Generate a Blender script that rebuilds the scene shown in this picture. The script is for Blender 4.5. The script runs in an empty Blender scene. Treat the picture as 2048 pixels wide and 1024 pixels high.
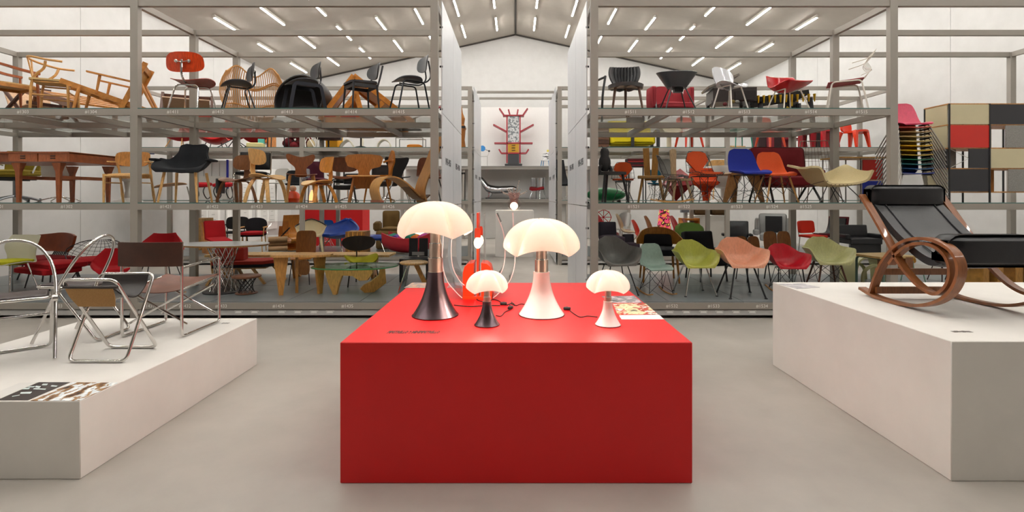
import bpy, bmesh, math, random
from mathutils import Vector, Matrix
random.seed(7)
R = math.radians
SC = bpy.context.scene
C = SC.collection
# ---------------------------------------------------------------- camera
F, VX, VY, EYE = 1008.0, 1031.0, 394.0, 1.625
cam = bpy.data.cameras.new('camera'); camo = bpy.data.objects.new('camera', cam); C.objects.link(camo)
camo.location = (0, 0, EYE); camo.rotation_euler = (R(90), 0, 0)
cam.sensor_width = 36; cam.lens = 36 * F / 2048
cam.shift_x = -(VX - 1024) / 2048; cam.shift_y = (VY - 512) / 2048
cam.clip_end = 200
SC.camera = camo
# ---------------------------------------------------------------- world (closed hall: only the lamps light it), exposure
wd = bpy.data.worlds.new('world'); SC.world = wd; wd.use_nodes = True
wd.node_tree.nodes['Background'].inputs[0].default_value = (0.9, 0.95, 1, 1)
wd.node_tree.nodes['Background'].inputs[1].default_value = 0.3
SC.view_settings.view_transform = 'Standard'; SC.view_settings.look = 'None'
SC.view_settings.exposure = 0.2; SC.view_settings.gamma = 1; SC.view_settings.use_curve_mapping = False
try:
    SC.cycles.max_bounces = 10; SC.cycles.diffuse_bounces = 5; SC.cycles.transparent_max_bounces = 24
    SC.cycles.use_denoising = True; SC.cycles.caustics_reflective = False; SC.cycles.caustics_refractive = False
    SC.cycles.sample_clamp_indirect = 6
except Exception: pass
LED_POWER = 64.0

# ---------------------------------------------------------------- materials
MATS = {}
def lin(c):
    if isinstance(c, str): c = tuple(int(c[i:i+2], 16) for i in (0, 2, 4))
    r = []
    for v in c:
        v /= 255.0
        r.append(v / 12.92 if v <= 0.04045 else ((v + 0.055) / 1.055) ** 2.4)
    return tuple(r) + (1,)
def mat(col, kind='plain', rough=None, **k):
    key = (str(col), kind, rough, tuple(sorted(k.items())))
    if key in MATS: return MATS[key]
    m = bpy.data.materials.new(kind + '_' + str(col).replace(' ', '')); m.use_nodes = True
    nt = m.node_tree; N = nt.nodes; L = nt.links
    b = N['Principled BSDF']; c = lin(col)
    b.inputs['Base Color'].default_value = c
    rg = {'plain': .5, 'wood': .42, 'fabric': .95, 'leather': .42, 'metal': .22, 'gloss': .18, 'plastic': .3, 'concrete': .45, 'weave': .6}.get(kind, .5)
    b.inputs['Roughness'].default_value = rough if rough is not None else rg
    if kind == 'metal': b.inputs['Metallic'].default_value = 1
    tc = N.new('ShaderNodeTexCoord')
    def noise(scale, detail=4, sc=(1, 1, 1), rough_=.55):
        mp = N.new('ShaderNodeMapping'); mp.inputs['Scale'].default_value = sc
        L.new(tc.outputs['Object'], mp.inputs['Vector'])
        n = N.new('ShaderNodeTexNoise'); n.inputs['Scale'].default_value = scale; n.inputs['Detail'].default_value = detail
        n.inputs['Roughness'].default_value = rough_
        L.new(mp.outputs[0], n.inputs['Vector']); return n.outputs[0]
    def ramp(fac, lo, hi, p0=.3, p1=.7):
        r = N.new('ShaderNodeValToRGB'); r.color_ramp.elements[0].position = p0; r.color_ramp.elements[1].position = p1
        r.color_ramp.elements[0].color = tuple(x * lo for x in c[:3]) + (1,); r.color_ramp.elements[1].color = tuple(min(1, x * hi) for x in c[:3]) + (1,)
        L.new(fac, r.inputs[0]); return r.outputs[0]
    def bump(fac, st, dist=.01):
        bp = N.new('ShaderNodeBump'); bp.inputs['Strength'].default_value = st; bp.inputs['Distance'].default_value = dist
        L.new(fac, bp.inputs['Height']); L.new(bp.outputs[0], b.inputs['Normal'])
    if kind == 'wood':
        n = noise(6, 5, (14, 2.2, 2.2) if k.get('ax') != 'z' else (9, 9, 1.2))
        L.new(ramp(n, .86, 1.5), b.inputs['Base Color'])
    elif kind in ('fabric', 'weave'):
        n = noise(260 if kind == 'fabric' else 90, 2); L.new(ramp(n, .78, 1.15), b.inputs['Base Color']); bump(n, .35, .004)
    elif kind == 'leather':
        n = noise(7, 5); L.new(ramp(n, .75, 1.2), b.inputs['Base Color']); bump(noise(160, 3), .2, .003)
    elif kind == 'concrete':
        n = noise(.55, 9, (1, 1, 1), .62); L.new(ramp(n, .80, 1.13), b.inputs['Base Color'])
        n2 = noise(2.3, 6); rr = N.new('ShaderNodeMapRange'); rr.inputs[3].default_value = .26; rr.inputs[4].default_value = .5
        L.new(n2, rr.inputs[0]); L.new(rr.outputs[0], b.inputs['Roughness'])
    elif kind == 'plastic' and k.get('fibre'):
        n = noise(55, 5, (1, 1, .3)); L.new(ramp(n, .93, 1.12), b.inputs['Base Color'])
    elif kind in ('plain', 'gloss', 'plastic'):
        n = noise(3.5, 4); L.new(ramp(n, .965, 1.03), b.inputs['Base Color'])
    if k.get('sheen'): b.inputs['Sheen Weight'].default_value = k['sheen']; b.inputs['Sheen Roughness'].default_value = .18; b.inputs['Sheen Tint'].default_value = (1, .5, .32, 1)
    if k.get('coat'): b.inputs['Coat Weight'].default_value = k['coat']
    if k.get('spec') is not None: b.inputs['Specular IOR Level'].default_value = k['spec']
    if k.get('emit'):
        b.inputs['Emission Color'].default_value = c; b.inputs['Emission Strength'].default_value = k['emit']
    MATS[key] = m; return m
def clear_mat(name, tint, ior=1.45, extra=0.0, rough=.02):
    key = ('clear', name)
    if key in MATS: return MATS[key]
    m = bpy.data.materials.new(name); m.use_nodes = True; nt = m.node_tree; N = nt.nodes; L = nt.links
    for n in list(N):
        if n.type == 'BSDF_PRINCIPLED': N.remove(n)
    out = N['Material Output']
    tr = N.new('ShaderNodeBsdfTransparent'); tr.inputs[0].default_value = lin(tint)
    gl = N.new('ShaderNodeBsdfGlossy'); gl.inputs['Roughness'].default_value = rough; gl.inputs[0].default_value = (1, 1, 1, 1)
    fr = N.new('ShaderNodeFresnel'); fr.inputs[0].default_value = ior
    ge = N.new('ShaderNodeNewGeometry'); mi = N.new('ShaderNodeMix'); mi.data_type = 'FLOAT'   # same reflectance from both sides of the pane
    mi.inputs[2].default_value = ior; mi.inputs[3].default_value = 1 / ior
    L.new(ge.outputs['Backfacing'], mi.inputs[0]); L.new(mi.outputs[0], fr.inputs[0])
    ad = N.new('ShaderNodeMath'); ad.operation = 'ADD'; ad.inputs[1].default_value = extra; ad.use_clamp = True
    mx = N.new('ShaderNodeMixShader')
    L.new(fr.outputs[0], ad.inputs[0]); L.new(ad.outputs[0], mx.inputs[0]); L.new(tr.outputs[0], mx.inputs[1]); L.new(gl.outputs[0], mx.inputs[2])
    L.new(mx.outputs[0], out.inputs[0]); MATS[key] = m; return m
def glow_mat(name, col, strength):
    m = bpy.data.materials.new(name); m.use_nodes = True; nt = m.node_tree
    b = nt.nodes['Principled BSDF']; b.inputs['Base Color'].default_value = lin(col)
    b.inputs['Emission Color'].default_value = lin(col); b.inputs['Emission Strength'].default_value = strength
    return m
def print_mat(name, cols, scale, seed=0.0, base=None):
    """printed photograph: blotchy flat print in a few inks"""
    m = bpy.data.materials.new(name); m.use_nodes = True; nt = m.node_tree; N = nt.nodes; L = nt.links
    b = N['Principled BSDF']; b.inputs['Roughness'].default_value = .35
    tc = N.new('ShaderNodeTexCoord'); mp = N.new('ShaderNodeMapping'); mp.inputs['Location'].default_value = (seed, seed * .7, 0)
    mp.inputs['Scale'].default_value = scale if isinstance(scale, tuple) else (scale,) * 3
    L.new(tc.outputs['Object'], mp.inputs[0])
    n = N.new('ShaderNodeTexNoise'); n.inputs['Scale'].default_value = 1; n.inputs['Detail'].default_value = 5
    L.new(mp.outputs[0], n.inputs[0])
    r = N.new('ShaderNodeValToRGB'); r.color_ramp.interpolation = 'CONSTANT'
    while len(r.color_ramp.elements) < len(cols): r.color_ramp.elements.new(.5)
    for i, cc in enumerate(cols):
        r.color_ramp.elements[i].position = 0 if i == 0 else .34 + .34 * (i - 1) / max(1, len(cols) - 2); r.color_ramp.elements[i].color = lin(cc)
    L.new(n.outputs[0], r.inputs[0]); L.new(r.outputs[0], b.inputs['Base Color'])
    return m

# ---------------------------------------------------------------- mesh kit
def cr(pts, k, closed=False):
    """Catmull-Rom through the points, k steps a span"""
    P = [Vector(p) for p in pts]; n = len(P)
    if n < 3 or k <= 1: return P
    out = []
    for i in range(n if closed else n - 1):
        p1, p2 = P[i], P[(i + 1) % n]
        p0 = P[i - 1] if (i > 0 or closed) else p1 * 2 - p2
        p3 = P[(i + 2) % n] if (i + 2 < n or closed) else p2 * 2 - p1
        for j in range(k):
            t = j / k; t2 = t * t; t3 = t2 * t
            out.append(.5 * (2 * p1 + (p2 - p0) * t + (2 * p0 - 5 * p1 + 4 * p2 - p3) * t2 + (3 * p1 - p0 - 3 * p2 + p3) * t3))
    if not closed: out.append(P[-1])
    return out
def rnd(pts, r, k=4, closed=False):
    """polyline with rounded corners of radius r"""
    P = [Vector(p) for p in pts]; n = len(P); out = []
    for i in range(n):
        if not closed and i in (0, n - 1): out.append(P[i]); continue
        a, b, c = P[i - 1], P[i], P[(i + 1) % n]
        d = min(r, (a - b).length * .48, (c - b).length * .48)
        s, e = b + (a - b).normalized() * d, b + (c - b).normalized() * d
        for j in range(k + 1):
            t = j / k; out.append(s * (1 - t) ** 2 + b * 2 * t * (1 - t) + e * t * t)
    return out
def TM(loc=(0, 0, 0), rx=0, ry=0, rz=0):
    return Matrix.Translation(loc) @ Matrix.Rotation(R(rz), 4, 'Z') @ Matrix.Rotation(R(ry), 4, 'Y') @ Matrix.Rotation(R(rx), 4, 'X')
class MB:
    def __init__(s): s.v = []; s.f = []
    def add(s, vs, fs, M=None):
        o = len(s.v); s.v += [(M @ Vector(v)) if M else Vector(v) for v in vs]; s.f += [tuple(i + o for i in f) for f in fs]; return s
    def box(s, c, d, M=None, bev=0):
        x, y, z = d[0] / 2, d[1] / 2, d[2] / 2
        if bev:
            return s.rbox(c, d, bev, M, 1)
        vs = [(c[0] + a * x, c[1] + b * y, c[2] + e * z) for e in (-1, 1) for b in (-1, 1) for a in (-1, 1)]
        return s.add(vs, [(0, 2, 3, 1), (4, 5, 7, 6), (0, 1, 5, 4), (2, 6, 7, 3), (0, 4, 6, 2), (1, 3, 7, 5)], M)
    def rbox(s, c, d, r, M=None, seg=3, puff=0):
        """rounded box; puff swells the faces like a cushion"""
        bm = bmesh.new(); bmesh.ops.create_cube(bm, size=1)
        if puff: bmesh.ops.subdivide_edges(bm, edges=bm.edges[:], cuts=5, use_grid_fill=True)
        for v in bm.verts:
            q = v.co.copy()
            w = Vector((q.x * d[0], q.y * d[1], q.z * d[2]))
            if puff:
                i = min(range(3), key=lambda a: d[a]); o = [a for a in range(3) if a != i]
                e = max(0, (1 - (2 * q[o[0]]) ** 2)) * max(0, (1 - (2 * q[o[1]]) ** 2))
                w[i] += puff * math.sqrt(e) * (1 if q[i] > 0 else -1) * (2 * abs(q[i]))
            v.co = w
        if not puff:
            bmesh.ops.bevel(bm, geom=bm.edges[:] , offset=min(r, min(d) * .49), segments=seg, profile=.5, affect='EDGES')
        else:
            es = [e for e in bm.edges if len(e.link_faces) == 2 and e.calc_face_angle(0) > .7]
            bmesh.ops.bevel(bm, geom=es, offset=min(r, min(d) * .45), segments=seg, profile=.5, affect='EDGES')
        bm.verts.index_update(); vs = [v.co + Vector(c) for v in bm.verts]; fs = [[v.index for v in f.verts] for f in bm.faces]; bm.free()
        return s.add(vs, fs, M)
    def tube(s, pts, r, n=8, closed=False, M=None, flat=None, up=None):
        """swept circle (or flat=(w,h) rectangle); r may be a list of radii"""
        P = [Vector(p) for p in pts]; m = len(P)
        if m < 2: return s
        rs = r if isinstance(r, (list, tuple)) else [r] * m
        if len(rs) != m: rs = [rs[0] + (rs[-1] - rs[0]) * i / (m - 1) for i in range(m)]
        T = []
        for i in range(m):
            a = P[i - 1] if (i > 0 or closed) else P[i]; b = P[(i + 1) % m] if (i < m - 1 or closed) else P[i]
            d = b - a; T.append(d.normalized() if d.length > 1e-9 else Vector((0, 0, 1)))
        ref = Vector(up) if up else (Vector((0, 0, 1)) if abs(T[0].z) < .9 else Vector((1, 0, 0)))
        nrm = (ref - T[0] * ref.dot(T[0])).normalized(); vs = []; fs = []
        for i in range(m):
            base = Vector(up) if up else nrm
            q = base - T[i] * base.dot(T[i])
            if q.length < 1e-4: q = nrm
            nrm = q.normalized(); bi = T[i].cross(nrm)
            if flat:
                w, h = flat; ring = [(-w / 2, -h / 2), (w / 2, -h / 2), (w / 2, h / 2), (-w / 2, h / 2)]
                k = rs[i] if isinstance(r, (list, tuple)) else 1
                vs += [P[i] + nrm * a * k + bi * b * k for a, b in ring]
            else:
                vs += [P[i] + (nrm * math.cos(2 * math.pi * j / n) + bi * math.sin(2 * math.pi * j / n)) * rs[i] for j in range(n)]
        n = 4 if flat else n
        for i in range(m if closed else m - 1):
            for j in range(n):
                a, b = i * n + j, i * n + (j + 1) % n; c, d = ((i + 1) % m) * n + (j + 1) % n, ((i + 1) % m) * n + j
                fs.append((a, b, c, d))
        if not closed: fs += [tuple(range(n))[::-1], tuple((m - 1) * n + j for j in range(n))]
        return s.add(vs, fs, M)
    def sheet(s, rows, t, k=4, M=None, closed=False):
        """smooth surface through a grid of control points, with thickness t"""
        g = [cr(r_, k) for r_ in rows]
        cols = [cr([r_[j] for r_ in g], k, closed) for j in range(len(g[0]))]
        g = [[c[i] for c in cols] for i in range(len(cols[0]))]
        m, n = len(g), len(g[0]); vs = []; N = []
        for i in range(m):
            for j in range(n):
                ia, ib = (i - 1 if (i > 0 or closed) else i), ((i + 1) % m if (i < m - 1 or closed) else i)
                du = g[ib][j] - g[ia][j]; dv = g[i][min(j + 1, n - 1)] - g[i][max(j - 1, 0)]
                q = du.cross(dv); N.append(q.normalized() if q.length > 1e-12 else Vector((0, 0, 1)))
        pts = [p for r_ in g for p in r_]
        vs = [p + q * t / 2 for p, q in zip(pts, N)] + [p - q * t / 2 for p, q in zip(pts, N)]
        o = m * n; fs = []; ix = lambda i, j: (i % m) * n + j
        for i in range(m if closed else m - 1):
            for j in range(n - 1):
                a, b, c, d = ix(i, j), ix(i + 1, j), ix(i + 1, j + 1), ix(i, j + 1)
                fs += [(a, b, c, d), (d + o, c + o, b + o, a + o)]
        rim = []
        for i in range(m if closed else m - 1): rim += [(ix(i, 0), ix(i + 1, 0)), (ix(i + 1, n - 1), ix(i, n - 1))]
        if not closed:
            for j in range(n - 1): rim += [(ix(0, j + 1), ix(0, j)), (ix(m - 1, j), ix(m - 1, j + 1))]
        fs += [(b, a, a + o, b + o) for a, b in rim]
        return s.add(vs, fs, M)
    def pad(s, w, h, t, M, bend=0, dish=0, e=3.2, n=9, taper=0, shape=None):
        """rounded (superellipse) panel in the local XZ plane, facing -Y; bend curls its sides forward"""
        rows = []
        for i in range(n):
            row = []
            for j in range(n):
                a, b = 2 * i / (n - 1) - 1, 2 * j / (n - 1) - 1
                if e < 50:
                    L_ = max(abs(a), abs(b)); p = (abs(a) ** e + abs(b) ** e) ** (1 / e) if L_ > 0 else 1
                    f = L_ / p if p > 0 else 1; a2, b2 = a * f, b * f
                else: a2, b2 = a, b
                ww = w * (1 + taper * b2)
                x, z = a2 * ww / 2, b2 * h / 2
                if shape: x *= shape(b2)
                row.append(Vector((x, -bend * a2 * a2 - dish * b2 * b2, z)))
            rows.append(row)
        return s.sheet(rows, t, 1, M)
    def prism(s, outl, t, M=None):
        """outline in the local XZ plane, thickness t along Y"""
        n = len(outl); vs = [(a, -t / 2, b) for a, b in outl] + [(a, t / 2, b) for a, b in outl]
        return s.add(vs, [tuple(range(n)), tuple(range(2 * n - 1, n - 1, -1))] + [(i, i + n, (i + 1) % n + n, (i + 1) % n) for i in range(n)], M)
    def lathe(s, prof, n=24, M=None, caps=True):
        vs = []; fs = []; m = len(prof)
        for r_, z in prof: vs += [(r_ * math.cos(2 * math.pi * j / n), r_ * math.sin(2 * math.pi * j / n), z) for j in range(n)]
        for i in range(m - 1):
            for j in range(n): fs.append((i * n + j, i * n + (j + 1) % n, (i + 1) * n + (j + 1) % n, (i + 1) * n + j))
        if caps: fs += [tuple(range(n))[::-1], tuple((m - 1) * n + j for j in range(n))]
        return s.add(vs, fs, M)
    def ball(s, c, d, M=None, n=16):
        return s.lathe([(max(1e-4, math.sin(math.pi * i / n)) , -math.cos(math.pi * i / n)) for i in range(n + 1)], n + 4,
                       (M or Matrix()) @ Matrix.Translation(c) @ Matrix.Diagonal((d[0] / 2, d[1] / 2, d[2] / 2, 1)))
    def obj(s, name, m, parent=None, ang=38):
        me = bpy.data.meshes.new(name)
        me.from_pydata([tuple(v) for v in s.v], [], s.f)
        bm = bmesh.new(); bm.from_mesh(me); bmesh.ops.recalc_face_normals(bm, faces=bm.faces[:])
        for f in bm.faces: f.smooth = True
        bm.to_mesh(me); bm.free()
        try: me.set_sharp_from_angle(angle=R(ang))
        except Exception: pass
        me.materials.append(m)
        o = bpy.data.objects.new(name, me); C.objects.link(o); o.parent = parent
        return o
def tag(o, label=None, cat=None, group=None, kind=None):
    if label: o['label'] = label
    if cat: o['category'] = cat
    if group: o['group'] = group
    if kind: o['kind'] = kind
    return o
def thing(name, label, cat, loc=(0, 0, 0), rz=0, sc=1, group=None):
    o = bpy.data.objects.new(name, None); C.objects.link(o); o.empty_display_size = .1
    o.location = loc; o.rotation_euler = (0, 0, R(rz)); o.scale = sc if isinstance(sc, tuple) else (sc,) * 3
    return tag(o, label, cat, group)
def P(px, py, Y): return Vector(((px - VX) * Y / F, Y, EYE - (py - VY) * Y / F))
def PX(px, Y): return (px - VX) * Y / F
def text_mesh(txt, size, m, M, name, parent, shear=0, bold=0, align='CENTER'):
    cu = bpy.data.curves.new(name, 'FONT'); cu.body = txt; cu.size = size; cu.align_x = align; cu.align_y = 'CENTER'; cu.shear = shear; cu.offset = bold
    cu.extrude = .0004; cu.resolution_u = 2
    o = bpy.data.objects.new(name, cu); C.objects.link(o)
    dg = bpy.context.evaluated_depsgraph_get(); me = bpy.data.meshes.new_from_object(o.evaluated_get(dg))
    bpy.data.objects.remove(o); me.transform(M); me.materials.clear(); me.materials.append(m)
    q = bpy.data.objects.new(name, me); C.objects.link(q); q.parent = parent; return q
# ================================================================ THE HALL
WX, YB, YF = 9.8, 22.0, -8.0
RIDGE, EAVE = 8.74, 6.57
def struct(name, mb, m, parent=None):
    o = mb.obj(name, m, parent)
    if parent is None: o['kind'] = 'structure'
    return o
M_FLOOR = mat('a8a29a', 'concrete'); M_WALL = mat('cfcecc', 'plain', .75); M_CEIL = mat('bcb5ab', 'plain', .6); M_GAP = mat('4a4642', 'plain', .8)
struct('floor', MB().box((0, (YB + YF) / 2, -.1), (2 * WX + .4, YB - YF + .4, .2)), M_FLOOR)
# side walls: backing + tall panels with open joints
for sgn, nm in ((-1, 'wall_left'), (1, 'wall_right')):
    w = struct(nm, MB().box((sgn * (WX + .11), (YB + YF) / 2, EAVE / 2), (.18, YB - YF + .2, EAVE + .1)), mat('b9b7b3'))
    ys = [YF, -3.65, 1.35, 6.35, 11.35, 16.35, YB]
    for a, b in zip(ys, ys[1:]):
        MB().box((sgn * (WX + .01), (a + b) / 2, EAVE / 2), (.03, b - a - .012, EAVE)).obj('panel', M_WALL, w)
def gable(name, y, m):
    mb = MB(); o = [(-WX, 0), (WX, 0), (WX, EAVE), (0, RIDGE), (-WX, EAVE)]
    return struct(name, mb.prism(o, .2, Matrix.Translation((0, y, 0))), m)
gable('wall_back', YB + .1, M_WALL); gable('wall_front', YF - .1, mat('8c8883', 'plain', .8))
ang = math.degrees(math.atan2(RIDGE - EAVE, WX)); sl = math.hypot(WX, RIDGE - EAVE)
ceil = None
mb = MB()
for sgn in (-1, 1):
    M = TM((sgn * WX / 2, (YB + YF) / 2, (RIDGE + EAVE) / 2 + .06), ry=sgn * ang)
    mb.box((0, 0, 0), (sl + .02, YB - YF + .3, .12), M)
ceil = struct('ceiling', mb, M_CEIL)
# dark strips that paint in shadow gaps along ridge and gable
tr = struct('shadow_gap_1', MB().box((0, (YB + YF) / 2, RIDGE - .015), (.07, YB - YF, .03)), M_GAP)
for sgn, i in ((-1, 2), (1, 3)):
    struct('shadow_gap_%d' % i, MB().box((0, 0, 0), (sl, .03, .07), TM((sgn * WX / 2, YB - .015, (RIDGE + EAVE) / 2 - .03), ry=sgn * ang)), M_GAP)
# LED tubes: regular grid on both slopes
ledm = glow_mat('led_glow', 'fffcf6', LED_POWER); housing = mat('d8d4cc')
def led_mesh():
    a = MB().rbox((0, 0, 0), (.054, 1.48, .05), .014, None, 2).obj('led_tube_light', ledm); me = a.data
    bpy.data.objects.remove(a); 
    b = MB().box((0, 0, .045), (.066, 1.50, .11)).obj('x', housing); mh = b.data; bpy.data.objects.remove(b); return me, mh  # housing sides added to cut the tubes' sideways light on the ceiling
LM, LH = led_mesh()
for x in (-8.6, -7.28, -5.97, -4.66, -3.36, -2.06, -.76, .76, 2.06, 3.36, 4.66, 5.97, 7.28, 8.6):
    for i in range(9):  # nearer rows are out of view; last one added to brighten plinth fronts
        y = 19.27 - 2.445 * i + .74
        z = RIDGE - (RIDGE - EAVE) / WX * abs(x) - .085
        o = bpy.data.objects.new('led_tube_light', LM); C.objects.link(o)
        o.location = (x, y, z); o.rotation_euler = (0, math.copysign(R(ang), x), 0)
        tag(o, 'white LED tube light mounted on the pale sloped ceiling', 'ceiling light', 'LED tube lights in rows on the ceiling')
        h = bpy.data.objects.new('housing', LH); C.objects.link(h); h.parent = o

# ================================================================ SHELVING BANKS
Z0, Z1, Z2, ZT = .216, 1.55, 2.82, 4.235
M_STEEL = mat('948e86', 'plain', .5); M_DECK = mat('6f7678', 'plain', .3); M_DARK = mat('3c3a38', 'plain', .7)
M_GLASS = clear_mat('shelf_glass', 'fbfdfc', 1.45); M_GEDGE = mat('3f6a66', 'gloss', .1)
M_PANEL = mat('c9cbce', 'plain', .35); M_LABEL = mat('e6e4e0', 'plain', .6); M_INFO = mat('8f8d89', 'plain', .5)
DR, BW = 1.225, .085
ROWS = (0, DR, 2 * DR)
def inst(cache, key, make, name, m, parent, loc):
    if key not in cache:
        o = make().obj(name, m, parent); cache[key] = o.data
    else:
        o = bpy.data.objects.new(name, cache[key]); C.objects.link(o); o.parent = parent
    o.location = loc; return o
CA = {}
def rack(label, x0, x1, y0, posts, levels=(Z0, Z1, Z2)):
    """steel rack: x0..x1 post centres, y0 front post row"""
    t = thing('display_rack', label, 'shelving', (0, 0, 0))
    w = x1 - x0; xc = (x0 + x1) / 2
    for px_ in posts:
        for r_ in ROWS: inst(CA, 'post', lambda: MB().box((0, 0, ZT / 2 + .02), (.10, .08, ZT + .04)), 'post', M_STEEL, t, (px_, y0 + r_, 0))
    for r_ in ROWS:
        inst(CA, ('tb', w), lambda: MB().box((0, 0, 0), (w - .1, .06, .085)), 'top_beam', M_STEEL, t, (xc, y0 + r_, ZT))
    for px_ in posts:
        for k in (0, 1): inst(CA, 'td', lambda: MB().box((0, 0, 0), (.06, DR - .08, .085)), 'depth_beam', M_STEEL, t, (px_, y0 + DR * (k + .5), ZT))
    for z in levels:
        for r_ in ROWS:
            inst(CA, ('sb', w), lambda: MB().box((0, 0, 0), (w - .1, .06, BW)), 'shelf_beam', M_STEEL, t, (xc, y0 + r_ - (.01 if r_ == 0 else 0), z - .012 - BW / 2))
        for i in range(5):
            xx = x0 + w * i / 4
            for k in (0, 1):
                if z == Z0: continue
                inst(CA, 'cb', lambda: MB().box((0, 0, 0), (.055, DR - .062, BW * .9)), 'cross_beam', M_STEEL, t, (xx, y0 + DR * (k + .5), z - .016 - BW / 2))
        for i in range(4):
            for k in (0, 1):
                a = x0 + w * (i + .5) / 4
                if z == Z0:
                    inst(CA, ('dk', w), lambda: MB().box((0, 0, 0), (w / 4 - .008, DR - .008, .02)), 'deck_panel', M_DECK, t, (a, y0 + DR * (k + .5) - .02, z - .01))
                else:
                    inst(CA, ('gl', w), lambda: MB().box((0, 0, 0), (w / 4 - .006, DR - .006, .012)), 'glass_shelf', M_GLASS, t, (a, y0 + DR * (k + .5) - .02, z - .006))
        if z > Z0:
            inst(CA, ('ge', w), lambda: MB().box((0, 0, 0), (w - .1, .004, .012)), 'glass_edge', M_GEDGE, t, (xc, y0 - .036, z - .006))
    # base: info strip and recessed plinth, coloured dark for the shade under the rack
    MB().box((0, 0, 0), (w - .1, .012, .075), TM((xc, y0 - .035, .075), rx=-28)).obj('info_strip', M_INFO, t)
    MB().box((xc, y0 + DR, .055), (w - .1, 2 * DR - .3, .11)).obj('base_plinth', M_DARK, t)
    return t
y1, y2, y3 = 6.80, 12.1, 19.45
XL, XLL, XR, XRR = -1.092, -9.14, 1.06, 9.1
XLm, XRm = -5.12, 5.08
B1L = rack('grey steel display rack of wooden chairs left of the aisle', XLm, XL, y1, (XLm, XL))
B1LL = rack('grey steel display rack holding the teak desk, far left', XLL, XLm, y1, (XLL,))
B1R = rack('grey steel display rack of coloured chairs right of the aisle', XR, XRm, y1, (XR, XRm))
B1RR = rack('grey steel display rack holding the stacked chairs, far right', XRm, XRR, y1, (XRR,), (Z0, Z1))
B2L = rack('farther grey display rack behind the wooden chairs', XLm, XL, y2, (XLm, XL))
B2R = rack('farther grey display rack behind the coloured chairs', XR, XRm, y2, (XR, XRm))
rack('farther grey display rack with the red shell lounge, far left', XLL, XLm, y2, (XLL,))
rack('farther grey display rack with the red stacking stools, far right', XRm, XRR, y2, (XRR,))
# number labels on the beams
def num(rk, txt, px, z, x=None):
    text_mesh('#' + txt, .062, M_LABEL, TM((PX(px, y1), y1 - .043, z - .055), rx=90), 'shelf_number', rk)
for px, s in ((52, '1303'), (187, '1304')): num(B1LL, s, px, Z2)
for px, s in ((350, '1411'), (440, '1412'), (577, '1413'), (704, '1414'), (799, '1415')): num(B1L, s, px, Z2)
for px, s in ((2, '1301'), (139, '1302')): num(B1LL, s, px, Z1)
for px, s in ((336, '1421'), (429, '1422'), (517, '1423'), (606, '1424'), (684, '1425'), (779, '1426')): num(B1L, s, px, Z1)
num(B1LL, '1303', 119, Z0)
for px, s in ((302, '1431'), (374, '1432'), (446, '1433'), (560, '1434'), (697, '1435')): num(B1L, s, px, Z0)
for px, s in ((1260, '1511'), (1375, '1512'), (1486, '1513'), (1618, '1514'), (1719, '1515')): num(B1R, s, px, Z2)
for px, s in ((1266, '1521'), (1366, '1522'), (1471, '1523'), (1541, '1524'), (1608, '1525')): num(B1R, s, px, Z1)
num(B1RR, '1621', 1887, Z1); num(B1RR, '1621', 1738, Z1)
for px, s in ((1342, '1532'), (1425, '1533'), (1521, '1534')): num(B1R, s, px, Z0)
for rk, pxs in ((B1L, (480, 512, 566, 598, 630, 662)), (B1R, (1338, 1371, 1405, 1437, 1470, 1502))):
    for p in pxs:
        for d, w_ in ((.018, .11), (.006, .07), (-.006, .09)):
            MB().box((0, -.0068, d), (w_, .0012, .005), TM((PX(p, y1), y1 - .035, .075), rx=-28)).obj('caption_line', M_LABEL, rk)
# white end panels of the aisle, 2 x 3 each
def endpanel(label, x, y0, inward, names):
    t = thing('end_panel', label, 'panel', (x, y0 + .04, 0))
    for k in (0, 1):
        for a, b in ((.03, Z1 - .05), (Z1 - .05, Z2 - .05), (Z2 - .05, ZT + .06)):
            MB().box((0, DR * (k + .5), (a + b) / 2), (.012, DR - .012, b - a - .012)).obj('panel', M_PANEL, t)
        text_mesh(names[k], .135, mat('55585c'), TM((inward * .008, DR * (k + .5), 2.13), rx=90, rz=90 * inward), 'period_text', t, bold=.004)
    for z in (Z1, Z2, ZT - .3, .5, 1.2, 2.3, 3.4):
        MB().tube([(-inward * .03, .02, z), (inward * .012, .02, z)], .014).obj('stand_off', mat('3a3a3a', 'metal', .35), t)
    return t
endpanel('white end panel lettered with years, left side of the aisle', XL + .09, y1, 1, ('1945–1955', '1956–1968'))
endpanel('white end panel lettered with years, right side of the aisle', XR - .09, y1, -1, ('1945–1955', '1956–1968'))
endpanel('narrow far white end panel left of the back platform', XL + .09, y2, 1, ('1969–1979', '1980–1989'))
endpanel('narrow far white end panel right of the back platform', XR - .09, y2, -1, ('1969–1979', '1980–1989'))
for Y_, lb in ((12.55, 'grey steel beam spanning the aisle overhead, nearer one'), (13.35, 'grey steel beam spanning the aisle overhead, farther one')):
    tag(MB().box((0, Y_, 4.235), (XR - XL - .24, .05, .055)).obj('crossing_beam', M_STEEL), lb, 'beam')
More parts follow.
